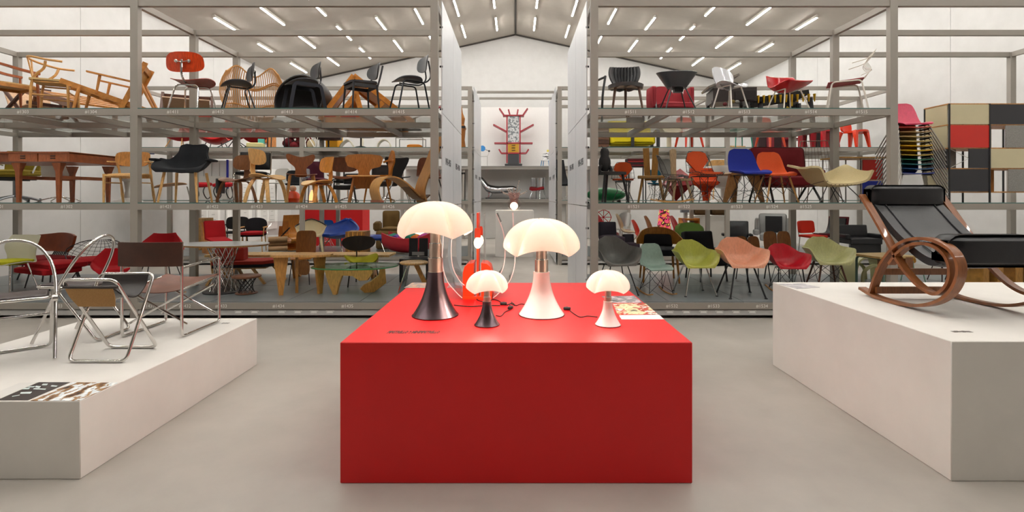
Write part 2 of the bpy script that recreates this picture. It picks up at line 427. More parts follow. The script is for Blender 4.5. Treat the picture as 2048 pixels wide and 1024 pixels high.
# back platform with two ledges
t = thing('display_rack', 'low-depth back platform shelf carrying the red totem bookcase', 'shelving', (0, y3, 0))
for z in (Z1, Z2):
    MB().box((0, .6, z - .012), (9, 1.3, .024)).obj('glass_shelf' if z == 0 else 'shelf_board', mat('8e8d8a', 'plain', .35), t)
    MB().box((0, 0, z - .07), (9, .06, .12)).obj('shelf_beam', mat('86817a'), t)
for x in (-4.4, -2, 2.0, 4.4): MB().box((x, .1, Z2 / 2), (.1, .1, Z2)).obj('post', M_STEEL, t)
MB().box((0, 1.25, 1.4), (9, .04, 2.8)).obj('back_board', mat('cfcdc9'), t)
MB().box((0, .3, .75), (9, .04, 1.48)).obj('front_board', mat('b5b3af'), t)
tag(MB().sheet([[(x, y3 + 1.18 + .02 * math.sin(x * 9), z) for x in (-1.75, -.9, 0, .9, 1.75)] for z in (1.58, 3.2, 5.3)], .01, 6).obj('backdrop_cloth', mat('edecea', 'fabric')), 'white backdrop cloth hanging behind the red totem bookcase', 'cloth')

# ================================================================ PLINTHS
M_WP = mat('e0dcd6', 'plain', .55); M_RED = mat('d40008', 'plain', .45, sheen=.3)  # M_RED: orange sheen tint stands in for warm lamp light on the top
def plinth(name, label, x0, x1, ya, yb, h, m):
    o = MB().rbox(((x0 + x1) / 2, (ya + yb) / 2, h / 2), (x1 - x0, yb - ya, h), .004, None, 1).obj(name, m)
    return tag(o, label, 'plinth')
HP = .80
plinth('plinth', 'bright red square plinth carrying the mushroom lamps', PX(680, 2.859), PX(1385, 2.859), 2.859, 4.85, HP, M_RED)
plinth('plinth', 'low white plinth with folding chrome chairs, left foreground', -4.12, -2.505, 2.90, 4.885, .45, M_WP)
plinth('plinth', 'tall white plinth under the rocking chaise, right foreground', 2.49, 5.2, 2.88, 4.88, HP, M_WP)
# ================================================================ LAMPS ON THE RED PLINTH
def G(px, py, z):
    Y = (EYE - z) * F / (py - VY); return Vector(((px - VX) * Y / F, Y, z))
M_CHROME = mat('d9d6d2', 'metal', .12); M_BRUSH = mat('cdb9ab', 'metal', .3); M_BLK = mat('17171a', 'plain', .45); M_CORD = mat('1c1513', 'plain', .6)
M_ALU = mat('c9c7c4', 'metal', .3)
def shade_mat(e, name):
    m = bpy.data.materials.new(name); m.use_nodes = True; nt = m.node_tree; N = nt.nodes; L = nt.links
    b = N['Principled BSDF']; b.inputs['Base Color'].default_value = (.9, .86, .78, 1); b.inputs['Roughness'].default_value = .25
    b.inputs['Emission Color'].default_value = (1, .92, .8, 1); b.inputs['Emission Strength'].default_value = e
    tl = N.new('ShaderNodeBsdfTranslucent'); tl.inputs[0].default_value = (1, .95, .88, 1)
    mx = N.new('ShaderNodeMixShader'); mx.inputs[0].default_value = .55
    L.new(b.outputs[0], mx.inputs[1]); L.new(tl.outputs[0], mx.inputs[2]); L.new(mx.outputs[0], N['Material Output'].inputs[0]); return m
M_SHADE = shade_mat(.08, 'shade_big'); M_SHADE2 = shade_mat(.35, 'shade_small')
M_DKMETAL = mat('6e5e64', 'metal', .27); M_WHITEL = mat('f0ebea', 'gloss', .12)
def bat_lamp(label, loc, rz, h, rs, rim, cone, rb, tiers, bm_, sm, watts):
    t = thing('table_lamp', label, 'lamp', loc, rz)
    n = 14; prof = []
    rt = rb * .36
    for i in range(n + 1):
        u = i / n; prof.append((rt + (rb - rt) * (1 - u) ** 2.1, u * cone))
    MB().lathe([(rb * 1.02, 0), (rb * 1.02, .006)] + [(r_, z + .006) for r_, z in prof], 48).obj('base', bm_, t)
    MB().lathe([(rb * 1.025, 0), (rb * 1.03, .003), (rb * 1.025, .006)], 48).obj('base_ring', mat('6b2a24' if bm_ is not M_WHITEL else '7a6a68', 'metal', .3), t)
    z = cone; zt = rim + .35 * (h - rim)
    for i, (r_, z1_) in enumerate(tiers):
        MB().lathe([(r_, z), (r_, z1_)], 32).obj('neck_tube', M_BRUSH, t)
        MB().lathe([(r_ * 1.06, z), (r_ * 1.06, z + .008)], 32).obj('neck_ring', M_CHROME, t); z = z1_
    MB().lathe([(.012, z), (.012, h - .03)], 12).obj('stem', M_CHROME, t)
    # four-lobed bat-wing shade
    nu, nv = 16, 96; H_ = h - rim
    rows = []
    for j in range(nv):
        ph = 2 * math.pi * j / nv; c = abs(math.cos(2 * ph)); row = []
        for i in range(nu + 1):
            u = .03 + .97 * i / nu
            c2 = 1 - c ** .45; lobe = 1 - .30 * c2 * math.sin(math.pi * min(1, u * .9))
            a = u * R(98)
            r_ = rs * math.sin(min(a, R(90))) ** .82 * lobe
            if a > R(90): r_ = rs * (1 - .02 * (a - R(90))) * lobe
            z_ = h - H_ * (1 - math.cos(a)) / (1 - math.cos(R(98))) * (1 - .20 * c * u ** 3)
            z_ -= .17 * H_ * c2 * math.sin(math.pi * min(1, u * 1.02)) ** .8
            row.append(Vector((r_ * math.sin(ph), -r_ * math.cos(ph), z_)))
        rows.append(row)
    MB().sheet(rows, .003, 1, None, True).obj('shade', sm, t, 60)
    MB().lathe([(rs * .09, h - .006), (rs * .10, h - .001), (rs * .06, h + .002), (rs * .05, h - .002)], 20).obj('finial', mat('e8e2d8', 'plastic'), t)
    lt = bpy.data.lights.new('bulb', 'POINT'); lt.energy = watts; lt.color = (1, .90, .76); lt.shadow_soft_size = rs * .16
    lo = bpy.data.objects.new('bulb', lt); C.objects.link(lo); lo.parent = t; lo.location = (0, 0, rim + H_ * .42)
    return t
bat_lamp('large mushroom lamp with dark metal flared base and tall steel neck', (-.560, 3.52, HP), -8, .794, .262, .545, .297, .158, ((.050, .40), (.043, .50), (.036, .62)), M_DKMETAL, M_SHADE, 19)
bat_lamp('large mushroom lamp with white flared base', (.183, 3.54, HP), 0, .674, .267, .424, .295, .158, ((.046, .385), (.037, .50)), M_WHITEL, M_SHADE, 19)
bat_lamp('small mushroom lamp with dark metal flared base', (-.184, 3.25, HP), 10, .351, .134, .217, .146, .081, ((.024, .18), (.020, .24)), M_DKMETAL, M_SHADE2, 9)
bat_lamp('small mushroom lamp with white flared base beside the printed sheets', (.596, 3.25, HP), -6, .353, .138, .218, .148, .081, ((.024, .18), (.020, .24)), M_WHITEL, M_SHADE2, 9)
# orange strip lamp with clear acrylic wings
t = thing('acrylic_lamp', 'orange table lamp with curved clear acrylic wings and bare bulb', 'lamp', (-.308, 4.18, HP))
M_OR = mat('f0441c', 'plastic'); M_ACR = clear_mat('acrylic_clear', 'f3eeee', 1.35, .0)
for s in (-1, 1):
    o = [(s * .03, 0), (s * .118, 0), (s * .118, .21), (s * .105, .26), (s * .075, .285), (s * .03, .292)]
    MB().prism(o if s > 0 else o[::-1], .22).obj('holder', M_OR, t)
MB().box((0, 0, .01), (.236, .24, .02)).obj('foot', M_OR, t)
MB().box((0, 0, .35), (.016, .17, .69)).obj('strip', M_OR, t)
for s in (-1, 1): MB().box((s * .055, -.02, .46), (.008, .17, .46)).obj('inner_sheet', M_ACR, t)
for s in (-1, 1):
    for k, prof in enumerate((((.118, .02), (.16, .06), (.24, .16), (.275, .30), (.27, .46), (.26, .70)), ((.10, .12), (.14, .16), (.19, .26), (.205, .40), (.19, .55), (.14, .69)))):
        rows = [[(s * a * (1.1 if s > 0 else 1), y, b) for y in (-.16, 0, .16)] for a, b in prof]
        w_ = MB().sheet(rows, .005, 5).obj('acrylic_wing', M_ACR, t)
        MB().tube(cr([r_[0] for r_ in rows], 5), .0035, 6).obj('polished_edge', mat('f4e2e0', 'gloss'), w_)
    sk = MB().lathe([(.026, .50), (.026, .555), (.02, .575)], 16, TM((.004 + s * .0, s * .12 * -1, 0))).obj('socket', M_OR, t)
    MB().ball((.004, -s * .12, .455), (.062, .062, .09)).obj('bulb', glow_mat('bulb_glow', 'ffe3b4', 6), sk)
# cords and inline switches
def cord(label, pts, r=.0035):
    tag(MB().tube(cr([G(a, b, HP + r) for a, b in pts], 6), r, 6).obj('power_cord', M_CORD), label, 'cord')
cord('dark cord from the large dark lamp to its switch', ((908, 610), (940, 613), (970, 611), (1000, 611)))
cord('dark cord between the acrylic lamp and the switch', ((955, 590), (955, 600), (975, 604), (985, 599), (998, 602), (1004, 608)))
cord('dark cord from the switch to the large white lamp', ((1014, 610), (1025, 606), (1032, 611), (1042, 608), (1056, 610)))
cord('dark cord from the small dark lamp', ((992, 631), (1002, 632), (1010, 624), (1021, 619)))
cord('dark cord from the small white lamp', ((1195, 634), (1175, 632), (1160, 634), (1146, 626), (1140, 621)))
cord('short dark cord looping by the switches', ((1021, 615), (1020, 607), (1030, 611), (1023, 604)))
for px, py, rz, lb in ((1007, 610, 0, 'black inline switch on the red plinth behind the small dark lamp'), (1021, 618, 70, 'black inline switch nearest the large white lamp, stood on edge'), (1134, 620, -15, 'black inline switch right of the large white lamp')):
    g = G(px, py, HP); tt = thing('inline_switch', lb, 'switch', g, rz)
    MB().rbox((0, 0, .011), (.052, .03, .022), .007).obj('body', M_BLK, tt); MB().box((0, 0, .022), (.014, .012, .004)).obj('rocker', mat('3a3a3c'), tt)
# printed sheets
def sheet_quad(name, label, pts, z, m, group=None):
    a = [G(x, y, z) for x, y in pts]; n = len(a)
    mb = MB(); mb.add([p + Vector((0, 0, .0006)) for p in a] + [p + Vector((0, 0, .0022)) for p in a], [tuple(range(n))[::-1], tuple(range(n, 2 * n))] + [(i, (i + 1) % n, (i + 1) % n + n, i + n) for i in range(n)])
    return tag(mb.obj(name, m), label, 'print')
sheet_quad('printed_sheet', 'grey printed photo at the right rear of the red plinth', ((1203, 593), (1268, 592), (1285, 606), (1222, 606)), HP, print_mat('print_grey', ['3c3a3c', '8d8a8c', 'c9b8bd', 'e6e0e0'], 16, 1.0))
sheet_quad('printed_sheet', 'green and beige printed photo on the red plinth', ((1226, 608), (1291, 607), (1316, 629), (1235, 629)), HP, print_mat('print_green', ['5c5148', 'c3b98f', 'd9d6ad', 'b84a34', 'e9e6dc', '8b8f74'], 12, 3.0))
sheet_quad('caption_sheet', 'plain white caption sheet at the right edge of the red plinth', ((1238, 631), (1318, 630), (1328, 639), (1243, 639)), HP, mat('efe6e4'))
sheet_quad('printed_sheet', 'printed photo lying at the left rear of the red plinth', ((824, 566), (882, 565), (872, 576), (808, 576)), HP, print_mat('print_brown', ['4a4446', '9a8f8c', 'caa58c', 'ddd6d2'], 18, 5.0))
sheet_quad('printed_sheet', 'printed photo beside the orange acrylic lamp', ((900, 566), (928, 566), (928, 576), (894, 576)), HP, print_mat('print_blue', ['3c3f4a', '86899a', 'c25a48', 'e2dfe2'], 20, 7.0))
HL = .45
sheet_quad('printed_sheet', 'black printed sheet with white chair drawings on the low plinth', ((78, 765), (140, 765), (56, 801), (-6, 801)), HL, mat('3f3938', 'plain', .3))
pr = sheet_quad('printed_sheet', 'colour printed photo at the front corner of the low white plinth', ((145, 765), (236, 766), (160, 802), (61, 802)), HL, print_mat('print_factory', ['2f2a2a', '6a4a30', 'a07a4c', 'dfe6ea', 'ffffff', '5a5a60'], (22, 12, 9), 2.2))
for i, q in enumerate((((86, 768), (96, 768), (93, 771), (83, 771)), ((42, 785), (64, 784), (60, 788), (40, 788)), ((58, 773), (70, 773), (66, 775), (55, 775)), ((47, 777), (60, 776), (57, 779), (45, 779)), ((72, 772), (82, 773), (78, 777), (70, 775)), ((68, 777), (92, 778), (90, 780), (66, 779)), ((104, 771), (115, 772), (112, 774), (101, 773)), ((24, 793), (40, 790), (39, 791), (24, 794)))):
    tag(sheet_quad('chair_drawing', '', q, HL + .002, mat('d6e2e0')), 'small white chair drawing printed on the black sheet', 'drawing', 'white chair drawings on the black sheet')
sheet_quad('caption_sheet', 'faint grey printed text sheet on the low white plinth', ((40, 766), (76, 765), (2, 797), (-40, 799)), HL, mat('d6d3ce'))
sheet_quad('printed_sheet', 'grey printed photo at the rear corner of the tall white plinth', ((1556, 568), (1606, 567), (1640, 575), (1594, 578)), HP, print_mat('print_grey2', ['8c888c', 'b9b5b8', 'd5d0d2', 'e9e5e4'], 10, 4.0))
# captions lettered on the plinths
tm = text_mesh('PIPISTRELLO & MINIPIPISTRELLO', .0222, mat('4a0c0a'), Matrix.Translation((-.622, 3.074, HP + .0008)) @ Matrix.Diagonal((1, 3.3, 1, 1)), 'plinth_lettering', None, shear=.25, bold=.0011)
tag(tm, 'dark italic lettering on the front of the red plinth top', 'lettering')
t = thing('plinth_caption', 'tiny illegible grey caption line on the tall white plinth', 'caption', (2.735, 3.085, HP))
for k, (dx, w_) in enumerate(((-.05, .02), (-.025, .022), (.0, .016), (.02, .018), (.043, .024))): bx_ = MB().box((dx, .004 * (k % 2), .0012), (w_, .03, .0008)).obj('caption_mark', mat('6a6460'), t)
t = thing('plinth_caption', 'tiny illegible grey caption at the back of the low plinth', 'caption', (-2.70, 4.69, HL))
for dx, w_ in ((-.02, .018), (.005, .016), (.026, .014)): MB().box((dx, 0, .0012), (w_, .04, .0008)).obj('caption_mark', mat('8a8682'), t)
# ================================================================ ROCKING CHAISE (right)
M_OAK = mat('7c4a26', 'wood', .35, coat=.3); M_LEA = mat('232326', 'leather', .38)
t = thing('rocking_chaise', 'bentwood rocking chaise with black leather sling and looped runners', 'chaise', (3.26, 3.80, HP))
def cp(px, py, X=2.93):  # trace of the near side frame in its own plane
    Y = X * F / (px - VX); return Vector((0, Y - 3.8, max(.013, EYE - (py - VY) * Y / F - HP)))
outer = [cp(*q) for q in ((1724, 576), (1752, 592), (1790, 605), (1832, 611), (1872, 606), (1902, 588), (1919, 560), (1922, 530), (1908, 502), (1880, 484), (1848, 477), (1815, 482), (1788, 500), (1766, 530), (1753, 560), (1745, 586))]
inner = [cp(*q) for q in ((1725, 390), (1750, 432), (1776, 478), (1800, 522), (1826, 556), (1852, 579), (1876, 588), (1896, 574), (1905, 548), (1899, 518), (1880, 497), (1852, 487), (1822, 491), (1798, 508), (1783, 528))]
for sx, nm in ((-.33, 'near'), (.33, 'far')):
    M = Matrix.Translation((sx, 0, 0))
    MB().tube(cr(outer, 5), 1, flat=(.062, .022), up=(1, 0, 0), M=M).obj('runner', M_OAK, t, 30)
    MB().tube(cr(inner, 5), 1, flat=(.055, .022), up=(1, 0, 0), M=M).obj('back_post', M_OAK, t, 30)
for a, hh in (((1752, 543), .05), ((1752, 580), .055)):
    q = cp(*a); MB().box((0, q.y, q.z), (.66, .024, hh)).obj('cross_rail', M_OAK, t)
for sx in (-.33, .33):
    q = cp(1872, 495); MB().tube([(sx - .02, q.y, q.z - .015), (sx + .02, q.y, q.z - .015)], .017, 16).obj('bolt', M_CHROME, t)
# leather sling: seat profile in the side plane (y forward = towards the viewer)
prof = [(.46, .80), (.31, .67), (.16, .54), (.02, .45), (-.10, .385), (-.20, .36), (-.30, .40), (-.38, .46)]
rows = [[(x, y - .02 * (1 - (x / .28) ** 2), z - .015 * (1 - (x / .28) ** 2)) for x in (-.285, -.22, 0, .22, .285)] for y, z in prof]
MB().sheet(rows, .055, 4).obj('leather_sling', M_LEA, t)
for x in (-.2, .2): MB().tube(cr([(x, y - .018, z + .028) for y, z in prof], 4), .005, 6).obj('seam', mat('141416', 'leather'), t)
MB().rbox((0, .43, .83), (.62, .13, .19), .06, TM((0, 0, 0)), 4, .012).obj('headrest', M_LEA, t)
MB().rbox((.01, -.31, .455), (.67, .20, .22), .085, None, 4, .012).obj('knee_bolster', M_LEA, t)

# ================================================================ FOLDING CHAIRS ON THE LOW PLINTH
M_BRNL = mat('4a2c20', 'leather', .45); M_DKL = mat('3a3030', 'leather', .4); M_TANL = mat('a8804f', 'fabric')
def arch_chair(label, loc, rz):
    t = thing('folding_chair', label, 'chair', loc, rz)
    a = [(.23, -.26, .012), (.232, -.17, .21), (.235, -.08, .42), (.232, -.01, .56), (.20, .06, .70), (.12, .115, .81), (0, .135, .85)]
    pts = cr(a + [(-x, y, z) for x, y, z in a[-2::-1]], 5)
    MB().tube(pts, .0115, 10).obj('arch_frame', M_CHROME, t)
    r_ = rnd([(.215, -.08, .42), (.205, .2, .013), (-.205, .2, .013), (-.215, -.08, .42)], .05, 5)
    MB().tube(r_, .0105, 10).obj('rear_frame', M_CHROME, t)
    r_ = rnd([(.2, .15, .435), (.205, -.26, .455), (-.205, -.26, .455), (-.2, .15, .435)], .06, 5, True)
    MB().tube(r_, .0105, 10, True).obj('seat_frame', M_CHROME, t)
    MB().rbox((0, -.055, .452), (.385, .39, .03), .014, TM((0, 0, 0), rx=-2)).obj('seat', M_DKL, t)
    MB().tube([(-.21, .1, .28), (.21, .1, .28)], .008).obj('stretcher', M_CHROME, t)
    for s in (-1, 1):
        MB().tube([(s * .215, -.08, .42), (s * .247, -.08, .42)], .028, 16).obj('hinge', M_CHROME, t)
arch_chair('chrome arched folding chair at the left edge of the low plinth', (-3.665, 3.67, HL), 42)
arch_chair('chrome arched folding chair with dark seat behind the sling stool', (-3.60, 4.25, HL), -84)
t = thing('folding_chair', 'chrome folding stool with tan and black sling on the low plinth', 'chair', (-2.965, 3.72, HL))
x = .205
fa = rnd([(-x, -.15, .012), (x, -.15, .012), (x, .13, .59), (-x, .13, .59)], .05, 5, True)
fb = rnd([(-x + .02, .19, .012), (x - .02, .19, .012), (x - .02, -.22, .60), (-x + .02, -.22, .60)], .05, 5, True)
MB().tube(fa, .0115, 10, True).obj('leg_frame', M_CHROME, t); MB().tube(fb, .0115, 10, True).obj('leg_frame', M_CHROME, t)
MB().sheet([[(xx, y, z) for xx in (-.165, 0, .165)] for y, z in ((-.20, .53), (-.12, .475), (0, .44), (.09, .50), (.125, .585))], .008, 4).obj('sling', mat('2c2624', 'leather', .4), t)
MB().sheet([[(xx * w, y, z) for xx in (-.165, 0, .165)] for y, z, w in ((-.215, .535, 1), (-.185, .47, .95), (-.15, .40, .78))], .006, 4).obj('hanging_flap', M_TANL, t)
MB().tube([(-.19, -.205, .545), (.19, -.205, .545)], .010).obj('sling_bar', mat('3a302c', 'leather'), t)
t = thing('sling_armchair', 'chrome director armchair with brown saddle-leather back and seat', 'chair', (-3.03, 4.47, HL))
for s in (-1, 1):
    MB().tube(rnd([(s * .25, -.27, .80), (s * .25, -.27, .012), (s * .25, .26, .012), (s * .25, .26, .615), (s * .25, -.27, .585)], .035, 4), .0115, 10).obj('side_frame', M_CHROME, t)
for y in (-.2, .2):
    for s in (-1, 1): MB().tube([(s * .25, y, .10), (-s * .235, y, .37)], .009, 8).obj('cross_brace', M_CHROME, t)
for s in (-1, 1): MB().tube([(s * .235, -.24, .40), (s * .235, .25, .44)], .010, 8).obj('seat_rail', M_CHROME, t)
MB().sheet([[(xx, y, z - .03 * (1 - (xx / .24) ** 2)) for xx in (-.24, -.12, 0, .12, .24)] for y, z in ((-.25, .40), (0, .415), (.26, .455))], .006, 4).obj('leather_seat', mat('6a4030', 'leather'), t)
MB().sheet([[(xx, -.285 - .03 * (1 - (xx / .265) ** 2), z) for xx in (-.265, -.13, 0, .13, .265)] for z in (.60, .70, .80)], .014, 4).obj('leather_back', M_BRNL, t)
# ================================================================ CHAIR KIT
M_BLKM = mat('1e1e20', 'plain', .4); M_OAKL = mat('c08a4e', 'wood', .45); M_OAKB = mat('b07638', 'wood', .4); M_TEAK = mat('8e4a22', 'wood', .4); M_WALN = mat('7a4c2c', 'wood', .4)
M_BIRCH = mat('d0a468', 'wood', .42); M_AMBER = mat('b8742c', 'wood', .35); M_WHT = mat('e8e6e1', 'plastic'); M_BLKF = mat('1d1d22', 'fabric'); M_REDF = mat('b8101c', 'fabric'); M_BLKW = mat('232226', 'wood', .4)
M_BLKL = mat('1c1c1f', 'leather', .35); M_CREAM = mat('d9d2b8', 'plastic'); M_WHTM = mat('e4e0d8', 'plain', .35); M_DBRN = mat('4a2a1c', 'wood', .4)
def put(name, label, px, Y, z, rz=0, top=None, h=None, sc=None, cat='chair', group=None, sx=1, dz=0):
    if sc is None: sc = (EYE - (top - VY) * Y / F - z) / h if top is not None else 1
    return thing(name, label, cat, (PX(px, Y), Y, z + dz), rz, (sc * sx, sc, sc), group)
def tb(t, name, m, pts, r, k=0, rd=0, closed=False, n=8, flat=None, up=None):
    p = cr(pts, k, closed) if k else (rnd(pts, rd, 4, closed) if rd else pts)
    return MB().tube(p, r, n, closed, None, flat, up).obj(name, m, t, 35)
def lg(t, m, p0, p1, r0, r1=None, name='leg', n=8): return MB().tube([p0, p1], [r0, r1 if r1 is not None else r0], n).obj(name, m, t)
def legs4(t, m, top, bot, h, r0, r1=None, y0=0, yb=None):
    for a in (-1, 1):
        for b in (-1, 1): lg(t, m, (a * top[0], y0 + b * top[1], h), (a * bot[0], (yb if yb is not None else y0) + b * bot[1], 0), r0, r1)
def pd(t, name, m, c, w, h, th, rx=0, bend=0, e=3.2, rz=0, dish=0, taper=0, shape=None, n=11, ry=0):
    return MB().pad(w, h, th, TM(c, rx=rx, ry=ry, rz=rz), bend, dish, e, n, taper, shape).obj(name, m, t, 45)
def seat(t, m, c, w, d, th, rx=0, bend=0, e=3.5, dish=0, name='seat', taper=0, shape=None): return pd(t, name, m, c, w, d, th, -90 + rx, bend, e, 0, dish, taper, shape)
def cush(t, name, m, c, d, rx=0, puff=.02, r=.03, rz=0): return MB().rbox((0, 0, 0), d, r, TM(c, rx=rx, rz=rz), 3, puff).obj(name, m, t, 50)
def bx(t, name, m, c, d, rx=0, ry=0, rz=0, bev=0): return MB().box((0, 0, 0), d, TM(c, rx, ry, rz), bev).obj(name, m, t)
def outl(t, name, m, pts, th, M, k=0):
    if k: pts = [(p.x, p.z) for p in cr([(a, 0, b) for a, b in pts], k, True)]
    return MB().prism(pts, th, M).obj(name, m, t)
def sh(t, name, m, rows, th, k=4): return MB().sheet(rows, th, k).obj(name, m, t, 50)
# shells --------------------------------------------------------
def side_shell(t, m, name='shell', th=.008):
    pr = [(-.22, .405, .17, .0), (-.215, .43, .205, .0), (-.10, .425, .225, .035), (.05, .42, .23, .05), (.14, .45, .225, .05), (.19, .54, .21, .035), (.225, .67, .19, .02), (.25, .77, .155, .01), (.255, .805, .09, .0)]
    rows = []
    for y, z, w, c in pr:
        up_ = (0, -.6, .2) if y > .13 else (0, 0, 1)
        rows.append([(x * w, y + up_[1] * c * x * x * 1.2, z + up_[2] * c * x * x) for x in (-1, -.6, 0, .6, 1)])
    return sh(t, name, m, rows, th, 4)
def arm_shell(t, m, name='shell', th=.009):
    g = []
    # front lip to top: (y, z centre, half-width, side rise, side push forward)
    for y, z, w, rise, fw in ((-.23, .405, .20, .0, 0), (-.225, .43, .27, .075, 0), (-.14, .42, .31, .205, -.03), (0, .41, .325, .225, -.03), (.11, .42, .325, .215, -.06), (.19, .50, .315, .14, -.12), (.235, .62, .255, .035, -.10), (.262, .73, .17, .0, -.04), (.268, .775, .075, 0, 0)):
        row = []
        for x in (-1, -.86, -.62, -.3, 0, .3, .62, .86, 1):
            a = abs(x); s = max(0, (a - .3) / .7)
            row.append((math.copysign(w * (a if a < .8 else .8 + (a - .8) * 1.15), x), y + fw * s ** 1.5, z + rise * s ** 1.8))
        g.append(row)
    return sh(t, name, m, g, th, 3)
def eiffel(t, m=None, h=.40, w=.20):
    m = m or M_BLKM; mb = MB()
    for a in (-1, 1):
        for b in (-1, 1):
            mb.tube([(a * .15, b * .13, h), (a * w * .55, b * w * .5, h * .55), (a * w, b * w, 0)], .006, 6)
            mb.tube([(a * .15, b * .13, h), (-a * w * .3, b * w * .62, h * .42), (a * w * .9, b * w * .9, .06)], .004, 6)
        mb.tube([(a * .15, -.13, h), (a * .15, .13, h)], .006, 6); mb.tube([(-.15, a * .13, h), (.15, a * .13, h)], .006, 6)
        mb.tube([(a * w * .62, -w * .62, h * .42), (-a * w * .62, w * .62, h * .42)], .004, 6)
    mb.obj('wire_base', m, t)
def dowel(t, wood, h=.42):
    legs4(t, wood, (.13, .11), (.23, .20), h, .016, .011); mb = MB()
    for a in (-1, 1):
        mb.tube([(a * .2, -.17, .12), (-a * .15, -.13, h - .02)], .004, 6); mb.tube([(a * .2, .17, .12), (-a * .15, .13, h - .02)], .004, 6)
        mb.tube([(.2, a * .17, .12), (.15, -a * .13, h - .02)], .004, 6); mb.tube([(-.2, a * .17, .12), (-.15, -a * .13, h - .02)], .004, 6)
    mb.obj('wire_brace', M_BLKM, t)
def fourleg(t, m, h=.42, r=.010, top=.13, bot=.24):
    legs4(t, m, (top, top * .9), (bot, bot * .95), h, r)
    for a in (-1, 1): lg(t, m, (a * top, -top * .9, h), (a * top, top * .9, h), r * .9, name='rail')
    for a in (-1, 1):
        for b in (-1, 1): MB().lathe([(r * 1.7, 0), (r * 1.7, .012)], 10, TM((a * bot, b * bot * .95, 0))).obj('glide', M_BLKM, t)
def rocker(t, wood, h=.40):
    for s in (-1, 1): tb(t, 'rocker', wood, [(s * .20, -.33, .055), (s * .20, -.17, .018), (s * .20, 0, .009), (s * .20, .17, .018), (s * .20, .33, .055)], 1, 5, flat=(.022, .018), up=(1, 0, 0))
    mb = MB()
    for a in (-1, 1):
        for b in (-1, 1):
            mb.tube([(a * .14, b * .10, h), (a * .20, b * .2, .03)], .0055, 6); mb.tube([(a * .14, b * .10, h), (-a * .05, b * .16, .16), (-a * .2, b * .2, .05)], .004, 6)
        mb.tube([(a * .20, .2, .03), (a * .14, -.10, h)], .004, 6); mb.tube([(a * .14, -.1, h), (a * .14, .1, h)], .006, 6); mb.tube([(-.14, a * .1, h), (.14, a * .1, h)], .006, 6)
    mb.obj('wire_base', M_BLKM, t)
# plywood on metal ---------------------------------------------
def metal_ply(t, wm, mm, sm=None, spine=True):
    sm = sm or wm
    tb(t, 'front_leg', mm, [(-.23, -.21, 0), (-.17, -.12, .385), (.17, -.12, .385), (.23, -.21, 0)], .011, rd=.06)
    tb(t, 'rear_leg', mm, [(-.20, .23, 0), (-.15, .12, .37), (.15, .12, .37), (.20, .23, 0)], .011, rd=.06)
    tb(t, 'spine', mm, [(0, -.14, .39), (0, .16, .385), (0, .25, .47), (0, .24, .68)], .013, rd=.09)
    seat(t, sm, (0, -.02, .432), .52, .42, .010, 4, .035, 2.8, -.03)
    b = pd(t, 'backrest', wm, (0, .215, .655), .50, .27, .010, -8, .055, 3.2, 0, 0, -.04)
    for s in (-1, 1): MB().lathe([(.022, -.006), (.022, .004), (.014, .008)], 14, TM((s * .085, .226, .665), rx=-90)).obj('shock_mount', M_ALU, b)
    tb(t, 'back_yoke', mm, [(-.085, .236, .665), (0, .248, .648), (.085, .236, .665)], .007, 4)
def bent_ply(t, wm, low=1.0, backh=.24, backw=.46):
    """all-plywood chair: bent leg pairs, spine, seat, back"""
    zs = .40 * low
    for y0, yt, w in ((-.20, -.13, .24), (.24, .13, .20)):
        pts = cr([(-w, y0, 0), (-w * .9, y0 + (yt - y0) * .5, zs * .55), (-w * .72, yt, zs * .9), (-w * .4, yt, zs - .012), (0, yt, zs - .012), (w * .4, yt, zs - .012), (w * .72, yt, zs * .9), (w * .9, y0 + (yt - y0) * .5, zs * .55), (w, y0, 0)], 4)
        MB().tube(pts, 1, flat=(.06, .016), up=(0, 1, 0)).obj('leg_pair', wm, t, 35)
    tb(t, 'spine', wm, [(0, -.14, zs), (0, .08, zs - .005), (0, .20, zs + .03), (0, .245, zs + .13), (0, .24, zs + .32)], 1, 5, flat=(.11, .014), up=(1, 0, 0))
    seat(t, wm, (0, -.02, zs + .025), .54, .46, .011, 4, .04, 2.9, -.035)
    pd(t, 'backrest', wm, (0, .215, zs + .36), backw, backh, .011, -9, .06, 3.4)
def wood4(t, m, w=.22, d=.2, h=.44, r0=.019, r1=.013, sp=.02, apron=True):
    legs4(t, m, (w - .01, d - .01), (w + sp, d + sp), h - .01, r0, r1)
    if apron:
        for a in (-1, 1): bx(t, 'rail', m, (a * (w - .01), 0, h - .04), (.02, 2 * d - .05, .05)); bx(t, 'rail', m, (0, a * (d - .01), h - .04), (2 * w - .05, .02, .05))
def swivel(t, m, h, r=.26, n=4, tube_r=.011):
    lg(t, m, (0, 0, h), (0, 0, .07), .022, name='column', n=12)
    for i in range(n):
        a = 2 * math.pi * (i + .5) / n; tb(t, 'spoke', m, [(0, 0, .09), (.5 * r * math.cos(a), .5 * r * math.sin(a), .06), (r * math.cos(a), r * math.sin(a), .01)], tube_r, 4)
def panton(t, m):
    rows = []
    for y, z, w, c in ((.25, .84, .10, 0), (.25, .82, .17, .02), (.22, .72, .225, .05), (.17, .56, .245, .06), (.12, .45, .245, .05), (.02, .405, .245, .035), (-.15, .41, .245, .02), (-.235, .395, .24, .0), (-.23, .33, .235, -.01), (-.12, .22, .22, -.03), (-.02, .10, .23, -.05), (.06, .02, .25, -.04), (.12, .005, .26, 0), (.22, .005, .27, 0)):
        rows.append([(x * w, y - (c if z > .5 else 0) * x * x, z + (c if .38 < z <= .5 else 0) * x * x - (c * x * x * -1 if z < .3 else 0)) for x in (-1, -.5, 0, .5, 1)])
    sh(t, 'shell', m, rows, .012, 3)
